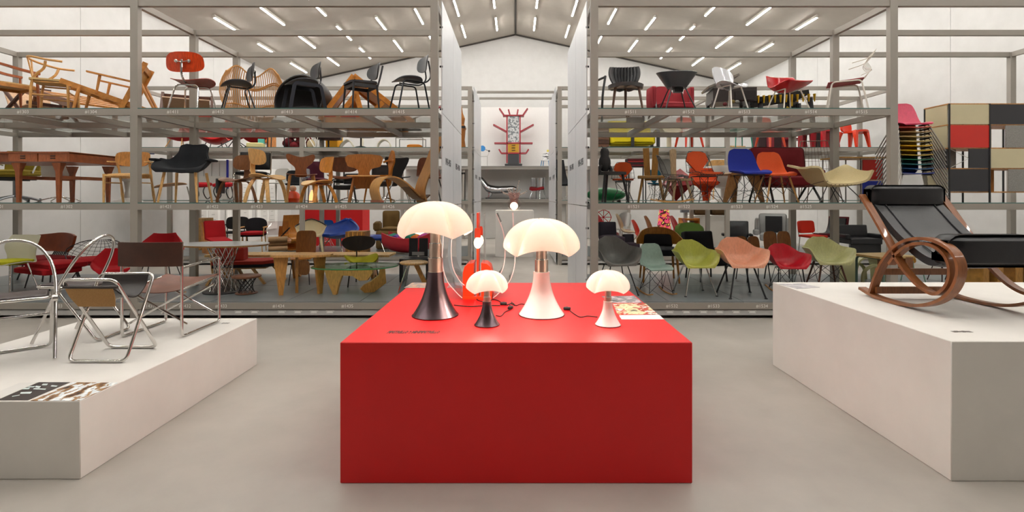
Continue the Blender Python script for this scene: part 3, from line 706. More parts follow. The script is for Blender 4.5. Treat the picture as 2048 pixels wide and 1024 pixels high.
def wire_grid(t, m, rows, r=.003, name='wire_shell', k=4, rim=.005):
    g = [cr(a, k) for a in rows]; cols = [cr([a[j] for a in g], k) for j in range(len(g[0]))]
    g = [[c[i] for c in cols] for i in range(len(cols[0]))]; mb = MB(); st = 2
    for i in range(0, len(g), st): mb.tube(g[i], rim if i in (0, len(g) - 1) else r, 5)
    for j in range(0, len(g[0]), st): mb.tube([a[j] for a in g], rim if j in (0, len(g[0]) - 1) else r, 5)
    return mb.obj(name, m, t)
SIDE = [[(x * w, y - (.06 * c * x * x if y > .13 else 0), z + (c * x * x if y <= .13 else 0)) for x in (-1, -.5, 0, .5, 1)] for y, z, w, c in ((-.22, .41, .17, 0), (-.21, .44, .21, .02), (-.05, .425, .235, .04), (.10, .425, .235, .05), (.17, .50, .225, .8), (.22, .68, .20, .5), (.25, .81, .12, 0))]
def bikini(t, cm, wm=None):
    wm = wm or M_BLKM; wire_grid(t, wm, SIDE)
    outl(t, 'back_pad', cm, [(-.19, .02), (-.15, .14), (-.06, .17), (.06, .17), (.15, .14), (.19, .02), (0, -.20)], .03, TM((0, .205, .64), rx=-10))
    outl(t, 'seat_pad', cm, [(-.2, -.18), (-.1, -.21), (.1, -.21), (.2, -.18), (.21, .02), (.08, .17), (-.08, .17), (-.21, .02)], .03, TM((0, -.02, .445), rx=-90))
def cabinet_box(t, m, c, d): return bx(t, 'panel', m, c, d)
def star_lounge(t, um, bm_, h=.40, w=.6, back=.55, arms=True):
    swivel(t, bm_, h, .28, 5, .016)
    cush(t, 'seat', um, (0, -.02, h + .06), (w, .56, .12), 3)
    cush(t, 'backrest', um, (0, .27, h + .05 + back / 2), (w * .96, .12, back), -14)
    if arms:
        for s in (-1, 1): cush(t, 'armrest', um, (s * (w / 2 + .02), 0, h + .2), (.07, .46, .07))
# ================================================================ TOP SHELF, LEFT
YA, YR = 7.2, 8.6
# round-armed teak chair cut by the frame edge
t = put('armchair', 'teak round-backed armchair at the left end of the top shelf', 20, 7.3, Z2, 155, 128, .76)
for a, b, zt in ((-.27, -.22, .62), (.27, -.22, .62), (-.24, .22, .70), (.24, .22, .70)): MB().tube([(a * 1.03, b * 1.05, 0), (a, b, .42), (a * .97, b * .97, zt)], [.012, .02, .013], 10).obj('leg', M_TEAK, t)
tb(t, 'arm_rail', M_TEAK, [(-.27, -.24, .63), (-.28, -.02, .65), (-.22, .22, .70), (0, .32, .72), (.22, .22, .70), (.28, -.02, .65), (.27, -.24, .63)], 1, 5, flat=(.032, .055), up=(0, 0, 1))
pd(t, 'back_band', mat('a85c32', 'wood'), (0, .29, .70), .42, .10, .022, 0, .09)
seat(t, mat('c9a46c', 'weave'), (0, 0, .43), .52, .46, .03, 0, .0, 6)
for a in (-1, 1): bx(t, 'rail', M_OAKB, (a * .255, 0, .40), (.022, .42, .05)); bx(t, 'rail', M_OAKB, (0, a * .21, .40), (.5, .022, .05))
# wishbone chair
t = put('wishbone_chair', 'light oak chair with Y-shaped splat and bent hoop arm', 108, 7.2, Z2, 118, 120, .76)
m = mat('b98a4e', 'wood', .45)
for a in (-1, 1):
    tb(t, 'rear_leg', m, [(a * .20, .20, 0), (a * .215, .17, .42), (a * .235, .05, .58), (a * .27, .02, .68)], [.017] * 13, 4)
    lg(t, m, (a * .24, -.21, .43), (a * .25, -.22, 0), .019, .014)
tb(t, 'hoop_arm', m, [(-.28, -.16, .69), (-.29, .02, .70), (-.22, .20, .735), (0, .27, .75), (.22, .20, .735), (.29, .02, .70), (.28, -.16, .69)], .015, 5)
tb(t, 'splat', m, [(0, .21, .43), (0, .24, .56)], 1, flat=(.075, .012), up=(1, 0, 0))
for a in (-1, 1): tb(t, 'splat_arm', m, [(a * .02, .235, .54), (a * .07, .262, .745)], 1, flat=(.032, .012), up=(1, 0, 0))
seat(t, mat('c9aa72', 'weave'), (0, 0, .435), .49, .44, .025, 0, 0, 8)
for z, q in ((.40, .012), (.22, .010)):
    for a in (-1, 1): lg(t, m, (a * .235, -.21, z), (a * .21, .18, z), q, name='stretcher')
lg(t, m, (-.24, -.21, .28), (.24, -.21, .28), .010, name='stretcher'); lg(t, m, (-.2, .18, .25), (.2, .18, .25), .010, name='stretcher')
# low folding lounge with cane behind it
t = put('folding_lounge', 'low dark wood folding lounge with cane panel, behind the wishbone chair', 78, 8.6, Z2, 70, 168, .60, sx=1.15)
for a in (-1, 1):
    lg(t, M_DBRN, (a * .27, -.40, 0), (a * .25, .22, .50), .022, name='cross_leg'); lg(t, M_DBRN, (a * .29, .36, 0), (a * .27, -.34, .45), .022, name='cross_leg')
bx(t, 'cane_back', mat('d8b28e', 'weave'), (0, .22, .36), (.44, .012, .50), -28); bx(t, 'cane_seat', mat('d8b28e', 'weave'), (0, -.12, .24), (.44, .46, .012), -8)
for y, z in ((.34, .58), (.12, .14), (-.36, .27)): bx(t, 'rail', M_DBRN, (0, y, z), (.54, .03, .04))
# wooden reclining lounge and its footstool
m = M_OAKB
t = put('lounge_chair', 'light oak reclining lounge of pegged planks beside the rack post', 246, 7.25, Z2, -62, 126, .72)
for a in (-1, 1):
    tb(t, 'back_stile', m, [(a * .27, .02, .02), (a * .27, .30, .70)], 1, flat=(.03, .06), up=(1, 0, 0)); tb(t, 'seat_stile', m, [(a * .24, -.62, .36), (a * .24, .30, .04)], 1, flat=(.03, .065), up=(1, 0, 0))
    lg(t, m, (a * .25, -.42, .30), (a * .26, -.48, 0), .022, .016); lg(t, m, (a * .27, .22, .45), (a * .27, .42, 0), .022, .016)
    tb(t, 'arm', m, [(a * .29, -.34, .50), (a * .29, .22, .40)], 1, flat=(.05, .02), up=(1, 0, 0)); lg(t, m, (a * .28, -.2, .47), (a * .27, -.24, .22), .018, .014, 'arm_post')
for i in range(5): bx(t, 'seat_slat', m, (0, -.52 + i * .17, .34 - i * .062), (.46, .11, .016), -20)
bx(t, 'back_panel', mat('b8843f', 'leather'), (0, .20, .50), (.52, .012, .36), -22); bx(t, 'top_rail', m, (0, .275, .64), (.56, .022, .07), -22)
t = put('lounge_footrest', 'low oak lounge base with sloping planks behind the reclining lounge', 186, 8.5, Z2, 60, 172, .36, cat='footrest', sx=1.2)
for a in (-1, 1):
    tb(t, 'side_rail', M_WALN, [(a * .25, -.5, .10), (a * .25, .5, .32)], 1, flat=(.03, .06), up=(1, 0, 0)); lg(t, M_WALN, (a * .24, -.3, .14), (a * .26, -.36, 0), .02); lg(t, M_WALN, (a * .24, .3, .27), (a * .26, .38, 0), .02)
for i in range(5): bx(t, 'slat', m, (0, -.4 + i * .2, .13 + i * .045), (.48, .13, .016), 12)
# orange plywood chair
t = put('plywood_chair', 'orange-red plywood chair on chrome legs with round mounts', 385, 7.2, Z2, 182, 111, .80)
metal_ply(t, mat('b83a10', 'wood', .3), M_CHROME, mat('8f3a2c', 'wood', .3))
t = put('lounge_chair', 'dark brown low lounge with pale sling behind the orange chair', 375, 8.7, Z2, 30, 186, .45)
for a in (-1, 1): outl(t, 'side_panel', M_DBRN, [(-.30, 0), (-.12, 0), (.10, .34), (.34, .0), (.42, .06), (.16, .45), (.06, .45)], .03, TM((a * .27, 0, 0), rz=90))
bx(t, 'sling', mat('c9ad94', 'fabric'), (0, -.02, .22), (.5, .5, .015), -28); bx(t, 'rail', M_DBRN, (0, .14, .42), (.56, .03, .04))
# black plywood chair on wire
t = put('plywood_chair', 'black moulded plywood chair on thin black legs before the rattan chair', 475, 7.15, Z2, -54, 122, .80)
metal_ply(t, M_BLKW, M_BLKM)
# rattan wing chair
t = put('rattan_chair', 'golden rattan wing chair with fan-shaped back', 504, 8.6, Z2, 22, 122, .98, sx=.86)
mr = mat('b07c3a', 'plain', .45); mb = MB()
def rpt(u, v):
    w = .25 + .22 * math.sin(math.pi * min(1, v * .80)); a = u * 1.25
    return Vector((w * math.sin(a) * 1.12, .26 - .26 * (1 - math.cos(a)) * 1.6 + .12 * v, .06 + v * (.84 + .07 * math.cos((abs(u) - .52) * 6.0))))
for i in range(35):
    u = -1 + 2 * i / 34; mb.tube([rpt(u, v / 7) for v in range(8)], .0085, 5)
mb.obj('upright_canes', mr, t)
for v in (.0, .34, .70, .73, .985): tb(t, 'hoop', mr, [rpt(-1 + 2 * i / 16, v) for i in range(17)], .011)
mb = MB()
for i in range(13):
    x = -.27 + .045 * i; mb.tube(cr([(x, .25, .12), (x, .05, .16), (x * 1.25, -.3, .20), (x * 1.3, -.42, .14), (x * 1.2, -.44, .02)], 3), .008, 5)
mb.obj('seat_canes', mr, t); tb(t, 'seat_hoop', mr, [(-.36, .1, .17), (-.38, -.3, .20), (-.2, -.44, .16), (.2, -.44, .16), (.38, -.3, .20), (.36, .1, .17)], .013, 4)
tb(t, 'foot_hoop', mr, [(-.3, .25, .02), (-.36, -.2, .02), (0, -.42, .02), (.36, -.2, .02), (.3, .25, .02)], .014, 4, closed=True)
# black wicker dome and the chair before it
t = put('wicker_dome_chair', 'large black wicker dome chair lying behind the black chairs', 614, 8.6, Z2, -25, 150, .70, sx=.9)
mw = mat('1d1c1e', 'weave'); rows = []
for i in range(9):
    v = i / 8; a = v * 1.5; row = []
    for j in range(13):
        ph = math.pi * (-.62 + 1.24 * j / 12); r_ = .46 * math.sin(a * .9 + .18)
        row.append((r_ * math.sin(ph) * 1.05, .30 - .55 * v ** 1.3 * .8, .33 + r_ * math.cos(ph) * .72))
    rows.append(row)
sh(t, 'woven_shell', mw, rows, .02, 2)
for v in (.03, 1):
    a = v * 1.5; r_ = .46 * math.sin(a * .9 + .18); tb(t, 'rim', M_BLKM, [(r_ * math.sin(ph) * 1.05, .30 - .44 * v ** 1.3, .33 + r_ * math.cos(ph) * .72) for ph in [math.pi * (-.62 + 1.24 * j / 24) for j in range(25)]], .018)
lg(t, M_BLKM, (-.3, .05, .1), (-.33, -.2, 0), .012); lg(t, M_BLKM, (.3, .05, .1), (.33, -.2, 0), .012); lg(t, M_BLKM, (0, .28, .1), (0, .34, 0), .012)
seat(t, mw, (0, -.02, .22), .62, .46, .05, 4)
t = put('plywood_chair', 'black chair with flat steel band legs before the wicker dome', 606, 7.15, Z2, -50, 119, .80)
ms = mat('34353a', 'metal', .45)
for a in (-1, 1):
    tb(t, 'band_leg', ms, [(a * .2, -.24, 0), (a * .19, -.17, .40), (a * .19, .2, .40), (a * .2, .28, 0)], 1, rd=.05, flat=(.006, .05), up=(1, 0, 0))
tb(t, 'spine', ms, [(0, -.15, .41), (0, .2, .41), (0, .27, .50), (0, .25, .72)], 1, rd=.08, flat=(.06, .008), up=(1, 0, 0))
seat(t, M_BLKW, (0, -.02, .445), .48, .44, .014, 4, .03, 3, -.03); pd(t, 'backrest', M_BLKW, (0, .225, .67), .40, .25, .014, -8, .05, 2.8)
# black wooden chair
t = put('dining_chair', 'black painted wooden chair with scooped back before the angular oak chair', 722, 7.2, Z2, -52, 123, .80)
wood4(t, M_BLKW, .19, .19, .44, .018, .012)
for a in (-1, 1): tb(t, 'back_stile', M_BLKW, [(a * .18, .19, .40), (a * .18, .24, .58), (a * .17, .28, .74)], .015, 4)
seat(t, M_BLKW, (0, -.01, .455), .44, .43, .03, 3, .0, 5); pd(t, 'backrest', M_BLKW, (0, .255, .68), .44, .26, .016, -10, .07, 2.4)
# angular oak chair behind
t = put('plywood_lounge', 'angular oak plywood lounge with triangular cut-outs, behind a black chair', 728, 8.6, Z2, -70, 160, .52, sx=1.1)
for a in (-1, 1):
    for p0, p1 in (((-.45, .02), (-.12, .50)), ((-.12, .50), (.50, .04)), ((-.30, .02), (-.10, .30)), ((-.02, .02), (-.10, .34)), ((-.02, .02), (.18, .24)), ((-.40, .02), (.52, .02))):
        tb(t, 'brace', M_AMBER, [(a * .24, p0[0], p0[1]), (a * .24, p1[0], p1[1])], 1, flat=(.03, .05), up=(1, 0, 0))
bx(t, 'seat', mat('d9a464', 'wood'), (0, .2, .27), (.46, .62, .014), -36); bx(t, 'backrest', M_AMBER, (0, -.26, .28), (.46, .56, .014), 55)
bx(t, 'base_board', M_WALN, (0, -.25, .08), (.5, .3, .02))
# black steel-frame chair at the aisle end
t = put('plywood_chair', 'black plywood chair on bent steel tube, nearest the aisle', 817, 7.15, Z2, -58, 108, .84)
mk = mat('3a3c40', 'metal', .4)
tb(t, 'front_leg', mk, [(-.21, -.22, 0), (-.17, -.13, .42), (-.17, .17, .42), (-.19, .25, 0)], .012, rd=.05); tb(t, 'rear_leg', mk, [(.21, -.22, 0), (.17, -.13, .42), (.17, .17, .42), (.19, .25, 0)], .012, rd=.05)
for a in (-1, 1): tb(t, 'back_tube', mk, [(a * .1, -.1, .43), (a * .1, .22, .43), (a * .09, .31, .52), (a * .08, .27, .76)], .011, rd=.1)
seat(t, mat('34363a', 'wood', .35), (0, -.02, .455), .43, .40, .013, 3, .03, 3, -.02); pd(t, 'backrest', mat('34363a', 'wood', .35), (0, .255, .73), .38, .24, .012, -8, .05, 3)
t = put('floor_rod', 'slanted black rod with pink joints at the aisle end of the top shelf', 836, 9.0, Z2, 0, sc=1, cat='lamp')
MB().tube([(-.42, 0, .05), (.36, .1, .42)], .013).obj('rod', M_BLKM, t)
for q in (0, .32, 1): MB().tube([(-.42 + .78 * q - .03, .1 * q, .05 + .37 * q - .014), (-.42 + .78 * q + .03, .1 * q, .05 + .37 * q + .014)], .02).obj('joint', mat('b04a56'), t)
lg(t, mat('8a8a8a', 'metal'), (-.05, 0, .22), (-.05, 0, 0), .012, name='support'); bx(t, 'foot', M_BLKM, (-.2, .05, .01), (.5, .16, .02))

# ================================================================ MIDDLE SHELF, LEFT
# teak desk
t = put('desk', 'teak writing desk with slotted drawers and tapered legs', 30, 7.5, Z1, 0, sc=1, cat='desk')
x0, x1 = PX(-40, 7.5) - PX(30, 7.5), PX(126, 7.1) - PX(30, 7.5)
zt = EYE - (302 - VY) * 7.1 / F - Z1; hb = .155
bx(t, 'top', M_TEAK, ((x0 + x1) / 2, .22, zt - .012), (x1 - x0, 1.06, .024)); bx(t, 'end_panel', M_TEAK, (x1 - .012, .22, zt - hb / 2), (.024, 1.04, hb - .024)); bx(t, 'body', M_TEAK, ((x0 + x1) / 2, .24, zt - hb / 2), (x1 - x0 - .06, .96, hb - .03))
for i in range(2):
    a = x1 - .03 - .43 * i; d = bx(t, 'drawer', mat('9a5228', 'wood', .4), (a - .21, -.28, zt - hb / 2 - .004), (.415, .03, hb - .036), bev=.002)
    for dz in (-.016, .016): MB().rbox((0, 0, 0), (.075, .012, .016), .005, TM((a - .21, -.294, zt - hb / 2 + dz))).obj('finger_slot', mat('241208'), d)
for y in (-.22, .66):
    for xx in (x1 - .22, x1 - .80):
        MB().tube([(xx, y, zt - hb), (xx, y, zt - hb - .13), (xx, y, 0)], [1.75, .85, .62], flat=(.075, .055), up=(1, 0, 0)).obj('leg', M_TEAK, t)
for xx in (x1 - .22, x1 - .80): bx(t, 'side_stretcher', M_TEAK, (xx, .22, zt - hb - .21), (.03, .85, .05))
# office chair behind the desk
t = put('office_chair', 'mustard fabric office chair with grey star base behind the desk', 30, 8.6, Z1, 20, 298, .86)
my = mat('a08a2c', 'fabric'); cush(t, 'backrest', my, (0, .24, .66), (.46, .08, .36), -8); cush(t, 'seat', my, (0, -.02, .46), (.52, .5, .09), 2)
for a in (-1, 1): tb(t, 'arm', M_ALU, [(a * .25, .2, .60), (a * .29, 0, .62), (a * .27, -.1, .46)], .012, 4)
bx(t, 'mechanism', M_BLKM, (0, 0, .37), (.26, .3, .07)); bx(t, 'lever', M_BLKM, (.2, -.05, .36), (.2, .03, .03)); swivel(t, mat('8a8d90', 'metal', .35), .36, .32, 5, .02)
for i in range(5):
    a = 2 * math.pi * (i + .5) / 5; MB().ball((.31 * math.cos(a), .31 * math.sin(a), .025), (.05, .03, .05)).obj('castor', mat('6a6a6a'), t)
t = put('swivel_chair', 'white shell swivel chair on four-spoke chrome base behind the desk', 120, 8.5, Z1, 200, 318, .80)
side_shell(t, M_WHT); swivel(t, M_CHROME, .42, .33, 4, .010)
# birch armchair
t = put('armchair', 'birch armchair with curved plywood back and short armrests', 258, 7.35, Z1, 8, 303, .79)
for a in (-1, 1):
    lg(t, M_BIRCH, (a * .23, -.2, .43), (a * .23, -.21, 0), .022, .016); tb(t, 'rear_leg', M_BIRCH, [(a * .23, .26, 0), (a * .225, .17, .42), (a * .235, .12, .62)], [.015, .022, .018] * 3, 4)
    MB().rbox((0, 0, 0), (.055, .22, .02), .009, TM((a * .265, .06, .63), rx=3)).obj('armrest', M_BIRCH, t); lg(t, M_BIRCH, (a * .22, -.2, .30), (a * .22, .19, .30), .010, name='stretcher')
seat(t, M_BIRCH, (0, -.02, .445), .50, .46, .014, 4, -.01, 5, -.03); pd(t, 'backrest', mat('c08646', 'wood'), (0, .17, .68), .50, .24, .012, -10, .08, 3.5)
for a in (-1, 1): bx(t, 'rail', M_BIRCH, (0, a * .19, .40), (.42, .02, .05))
t = put('cone_chair', 'white cone-shaped pedestal chair behind the rack post', 255, 8.7, Z1, 0, 306, .84, sx=1.1)
rows = [[(x * w, y - .05 * x * x * c, z + .05 * x * x * (1 - c)) for x in (-1, -.5, 0, .5, 1)] for y, z, w, c in ((-.22, .40, .20, 0), (-.1, .43, .26, 0), (.10, .43, .26, .3), (.2, .55, .30, 2), (.26, .72, .33, 3), (.28, .84, .30, 3))]
sh(t, 'shell', mat('d8d6d0', 'plastic'), rows, .016, 4); MB().lathe([(.22, 0), (.2, .012), (.06, .06), (.03, .18), (.05, .34), (.14, .42)], 28).obj('pedestal', mat('d8d6d0', 'plastic'), t)
tb(t, 'rim', mat('3c4668', 'plain'), [(-.30, .18, .84), (-.15, .245, .85), (0, .27, .85), (.15, .245, .85), (.30, .18, .84)], .012, 4)
# charcoal organic armchair
t = put('organic_armchair', 'charcoal upholstered shell armchair on light oak legs', 372, 7.3, Z1, 10, 284, .83, sx=.95)
mo = mat('1d1f24', 'fabric')
g = []
for y, z, w, rise, fw in ((-.26, .40, .26, 0, 0), (-.25, .435, .33, .02, 0), (-.12, .43, .35, .11, -.02), (.02, .42, .35, .16, -.05), (.13, .45, .34, .15, -.12), (.20, .55, .27, .04, -.10), (.25, .68, .20, .01, -.05), (.29, .79, .19, 0, -.03), (.295, .82, .12, 0, 0)):
    g.append([(math.copysign(w * a, s), y + fw * max(0, (a - .3) / .7) ** 1.5, z + rise * max(0, (a - .3) / .7) ** 1.6) for s, a in ((-1, 1), (-1, .86), (-1, .6), (-1, .3), (1, 0), (1, .3), (1, .6), (1, .86), (1, 1))])
sh(t, 'shell', mo, g, .035, 3)
for a in (-1, 1): cush(t, 'armrest', mo, (a * .36, -.05, .575), (.09, .24, .03), 0, .004, .012)
legs4(t, M_BIRCH, (.20, .17), (.25, .24), .41, .021, .014)
# plywood-and-steel lounge behind it
t = put('plywood_lounge', 'low tan plywood lounge on thin chrome legs, behind the charcoal armchair', 348, 8.6, Z1, -58, 348, .50)
seat(t, mat('a87a44', 'wood'), (0, -.05, .28), .56, .5, .012, 8, .04, 3); pd(t, 'backrest', mat('a87a44', 'wood'), (0, .32, .40), .54, .26, .012, -25, .05, 3)
legs4(t, M_CHROME, (.22, .2), (.25, .26), .27, .009)
# walnut plywood chair, pale plywood chair
t = put('plywood_chair', 'walnut plywood chair with rounded back, left of the pale one', 474, 7.75, Z1, -14, 309, .90, sx=1.1)
bent_ply(t, mat('7d4f2e', 'wood', .35), 1, .30, .42)
pd(t, 'grey_pad', mat('5c6064', 'fabric'), (-.24, -.12, .30), .02, .28, .2, 0)
t = put('plywood_chair', 'pale birch plywood chair with oblong back before a walnut one', 533, 7.2, Z1, 84, 297, .895, sx=1.1)
bent_ply(t, mat('c49a60', 'wood', .4), 1, .27, .42)
t = put('cantilever_chair', 'black and chrome tube chair glimpsed behind the pale plywood chair', 506, 8.7, Z1, 20, 300, .84)
for a in (-1, 1): tb(t, 'tube_frame', M_CHROME, [(a * .24, .26, .012), (a * .24, -.24, .012), (a * .24, -.2, .44), (a * .24, .2, .44), (a * .24, .3, .84)], .011, rd=.07)
cush(t, 'seat', M_BLKL, (0, 0, .45), (.46, .44, .05)); cush(t, 'backrest', M_BLKL, (0, .28, .68), (.46, .04, .30), -12)
# saddle-backed brown chair
def winged_back(t, m, y, z, w, h, neck, rx=-10, th=.012):
    o = [(-.5, .36), (-.44, .5), (-.16, .40), (0, .37), (.16, .40), (.44, .5), (.5, .36), (.40, .12), (.22, -.08), (neck, -.26), (neck, -.5), (-neck, -.5), (-neck, -.26), (-.22, -.08), (-.40, .12)]
    return outl(t, 'backrest', m, [(a * w, b * h) for a, b in o], th, TM((0, y, z), rx=rx), 3)
t = put('plywood_chair', 'brown plywood chair with swept wing-shaped back', 603, 7.7, Z1, 26, 307, .78)
ms_ = mat('7e441c', 'wood', .35); winged_back(t, ms_, .20, .60, .44, .38, .19); seat(t, ms_, (0, -.02, .43), .46, .42, .012, 3, .02, 3)
legs4(t, mat('b07a40', 'wood'), (.17, .15), (.22, .2), .42, .02, .013)
# amber plywood lounge facing left
t = put('plywood_lounge', 'amber plywood lounge chair seen from the side, facing left', 636, 7.12, Z1, -42, 314, .82, sx=1.1)
bent_ply(t, mat('b9782c', 'wood', .35), .82, .30, .44)
seat(t, mat('d2b07c', 'wood'), (0, -.03, .362), .50, .44, .004, 4, .04, 2.9, -.035, 'seat_face')
t = put('plywood_chair', 'small dark brown plywood chair on steel legs behind the amber lounge', 686, 8.3, Z1, 15, 332, .62)
metal_ply(t, mat('6e3c1e', 'wood'), M_BLKM)
t = put('textile_chair', 'chair in striped maroon textile with blue and white cushion', 632, 8.5, Z1, 30, 328, .68, sx=.8)
mm = mat('6a2c40', 'fabric'); cush(t, 'seat', mm, (0, 0, .36), (.44, .5, .10)); bk = cush(t, 'backrest', mm, (0, .24, .55), (.42, .07, .40), -20)
for i in range(6): bx(bk, 'stripe', mat('a85a6a', 'fabric'), (0, .185 + .022 * i * .95, .42 + .052 * i), (.36, .012, .012), -20)
legs4(t, mat('8a8a8c', 'metal'), (.18, .18), (.2, .22), .32, .012); cush(t, 'cushion', mat('c8c8d2', 'fabric'), (-.22, .0, .48), (.18, .07, .22), -10); bx(t, 'blue_patch', mat('2452a8', 'fabric'), (-.22, -.045, .47), (.09, .02, .09), -10, 20)
# hammer-back chair
t = put('plywood_chair', 'plywood chair with T-shaped hammer back and splayed wooden legs', 727, 7.5, Z1, 14, 308, .78, sx=1.05)
mh = mat('a86a30', 'wood', .35); outl(t, 'backrest', mh, [(-.25, .18), (.25, .18), (.26, .02), (.22, -.02), (.12, -.05), (.085, -.12), (.10, -.22), (-.10, -.22), (-.085, -.12), (-.12, -.05), (-.22, -.02), (-.26, .02)], .012, TM((0, .21, .60), rx=-9), 3)
seat(t, mat('c08a4c', 'wood'), (0, -.02, .425), .50, .44, .014, 4, 0, 2.6); legs4(t, mh, (.13, .12), (.21, .19), .42, .019, .012)
outl(t, 'under_panel', mh, [(-.18, .2), (.18, .2), (.12, 0), (-.12, 0)], .02, TM((0, .1, .22)))
# valet chair
t = put('valet_chair', 'amber wooden valet chair with hanger-shaped top rail', 756, 7.95, Z1, -50, 301, .88)
mv = mat('b87428', 'wood', .35); outl(t, 'back_board', mv, [(-.04, -.30), (.04, -.30), (.05, -.05), (.10, .05), (.11, .12), (.07, .24), (0, .30), (-.07, .24), (-.11, .12), (-.10, .05), (-.05, -.05)], .03, TM((0, .24, .60), rx=-6), 3)
tb(t, 'hanger_rail', mv, [(-.20, .20, .70), (0, .23, .725), (.20, .20, .70)], 1, 4, flat=(.03, .03), up=(0, 0, 1)); seat(t, mv, (0, 0, .44), .40, .38, .03, 2, 0, 3)
for p0, p1 in (((-.12, -.12, .43), (-.16, -.18, 0)), ((.12, -.12, .43), (.16, -.18, 0)), ((0, .15, .43), (0, .24, 0))): lg(t, mv, p0, p1, .02, .014)
# black hourglass chair
t = put('plywood_chair', 'black hourglass-backed plywood chair on chrome legs', 795, 8.5, Z1, 16, 314, .80)
mk2 = mat('1b1a1d', 'plain', .35); outl(t, 'backrest', mk2, [(-.22, .17), (-.19, .205), (-.08, .19), (.08, .19), (.19, .205), (.22, .17), (.19, .08), (.12, -.06), (.09, -.16), (.11, -.22), (-.11, -.22), (-.09, -.16), (-.12, -.06), (-.19, .08)], .012, TM((0, .20, .61), rx=-9), 3)
seat(t, mk2, (0, -.02, .43), .46, .42, .012, 4, .02, 2.8); legs4(t, M_CHROME, (.06, .06), (.22, .21), .42, .0085)
# bent plywood lounge ribbon
t = put('bentwood_lounge', 'long bent plywood lounge ribbon at the aisle end of the middle shelf', 806, 7.2, Z1, -56, sc=1.04, cat='chaise')
mbw = mat('ae8148', 'wood', .4); mbd = mat('9a6c38', 'wood', .4)
prof = [(-.36, 0), (-.40, .18), (-.33, .31), (-.20, .34), (-.06, .29), (.08, .18), (.18, .09)]
tb(t, 'seat_ribbon', mbw, [(0, a, b) for a, b in prof], 1, 5, flat=(.36, .018), up=(1, 0, 0))
tb(t, 'back_ribbon', mbd, [(0, .28, 0), (0, .25, .14), (0, .29, .30), (0, .40, .55), (0, .50, .80), (0, .54, .93)], 1, 5, flat=(.34, .018), up=(1, 0, 0))
tb(t, 'brace_ribbon', mat('6a4424', 'wood'), [(0, .0, .26), (0, .12, .12), (0, .24, .04), (0, .34, .10)], 1, 5, flat=(.30, .016), up=(1, 0, 0)); bx(t, 'foot_block', mat('8a4e3a', 'wood'), (0, -.36, .015), (.38, .05, .03))
t = put('lounge_chair', 'dark grey leather swivel lounge behind the valet chair', 768, 9.0, Z1, 10, 336, .78, sx=1.1); star_lounge(t, mat('3c3638', 'leather'), M_CHROME, .36, .58, .46)
t = put('office_chair', 'black leather swivel chair low behind the hammer-back chair', 696, 8.9, Z1, -10, 350, .70); star_lounge(t, M_BLKL, M_CHROME, .32, .5, .38)
t = put('plywood_chair', 'brown shell chair half hidden by the aisle post, middle shelf', 860, 8.5, Z1, 20, 314, .80); side_shell(t, mat('6a3418', 'wood')); fourleg(t, M_BLKM)
t = put('toy_figure', 'orange plastic toy figure low behind the winged chair', 586, 8.7, Z1, 0, 372, .26, cat='toy')
MB().lathe([(.09, 0), (.12, .05), (.1, .13), (.05, .17)], 18).obj('body', mat('e04a1c', 'plastic'), t); MB().ball((0, 0, .215), (.11, .11, .11)).obj('head', mat('e0b090', 'plastic'), t)
t = put('table_lamp', 'small glowing orange lamp low behind the amber lounge', 626, 8.8, Z1, 0, 378, .22, cat='lamp')
MB().lathe([(.09, 0), (.07, .08), (.03, .2)], 18).obj('shade', glow_mat('small_lamp', 'ffb070', 1.6), t); MB().lathe([(.1, 0), (.1, .012)], 18).obj('base', M_WHT, t)
# ================================================================ FLOOR LEVEL, LEFT
def FY(py): return (EYE - Z0) * F / (py - VY)
t = put('shell_chair', 'cream shell chair with yellow-green seat pad, lower left corner', 22, 7.35, Z0, 200, 472, .82, sx=1.0)
t.rotation_euler = (0, 0, R(-4))
g = [[(x * w, y - c * x * x, z + (.03 * x * x if y < .1 else 0)) for x in (-1, -.5, 0, .5, 1)] for y, z, w, c in ((-.22, .42, .21, 0), (0, .43, .24, 0), (.14, .44, .24, .01), (.19, .52, .22, .05), (.22, .66, .25, .09), (.25, .80, .23, .05), (.25, .82, .20, .03))]
sh(t, 'shell', mat('c9c5ae', 'plastic'), g, .012, 4); cush(t, 'seat_pad', mat('c0bc1c', 'fabric'), (0, -.03, .455), (.40, .38, .045)); legs4(t, M_CHROME, (.12, .12), (.21, .2), .42, .010)
t = put('lounge_chair', 'burnt-orange leather lounge back on dark slatted stem, behind the red footstool', 98, 8.72, Z0, -18, 466, .80, sx=1.1)
g = [[(x * w, .20 - .12 * x * x + .10 * (z - .45), z + dz * abs(x)) for x in (-1, -.6, -.2, .2, .6, 1)] for z, w, dz in ((.45, .30, .02), (.55, .40, 0), (.68, .44, -.02), (.80, .45, -.05))]
sh(t, 'back_shell', mat('8e3d10', 'leather', .4), g, .035, 4)
for i in range(9): lg(t, M_BLKM, (-.16 + .04 * i, .20, .48), (-.19 + .047 * i, .12, .30), .010, .010, 'slat')
cush(t, 'seat', mat('8c1018', 'fabric'), (0, -.08, .33), (.66, .60, .12)); legs4(t, M_BLKM, (.25, .22), (.3, .28), .27, .012)
t = put('footstool', 'red double-cushion footstool on splayed black legs', 106, 7.85, Z0, -22, sc=1, cat='footstool')
cush(t, 'lower_cushion', M_REDF, (-.02, -.05, .285), (.82, .50, .09), 0, .02, .04); cush(t, 'upper_cushion', M_REDF, (.06, .02, .36), (.70, .50, .09), 0, .02, .04)
legs4(t, M_BLKM, (.28, .16), (.33, .2), .25, .012, .009)
t = put('diamond_chair', 'black wire diamond chair with red seat pad', 190, 8.5, Z0, 25, 482, .70, sx=1.0)
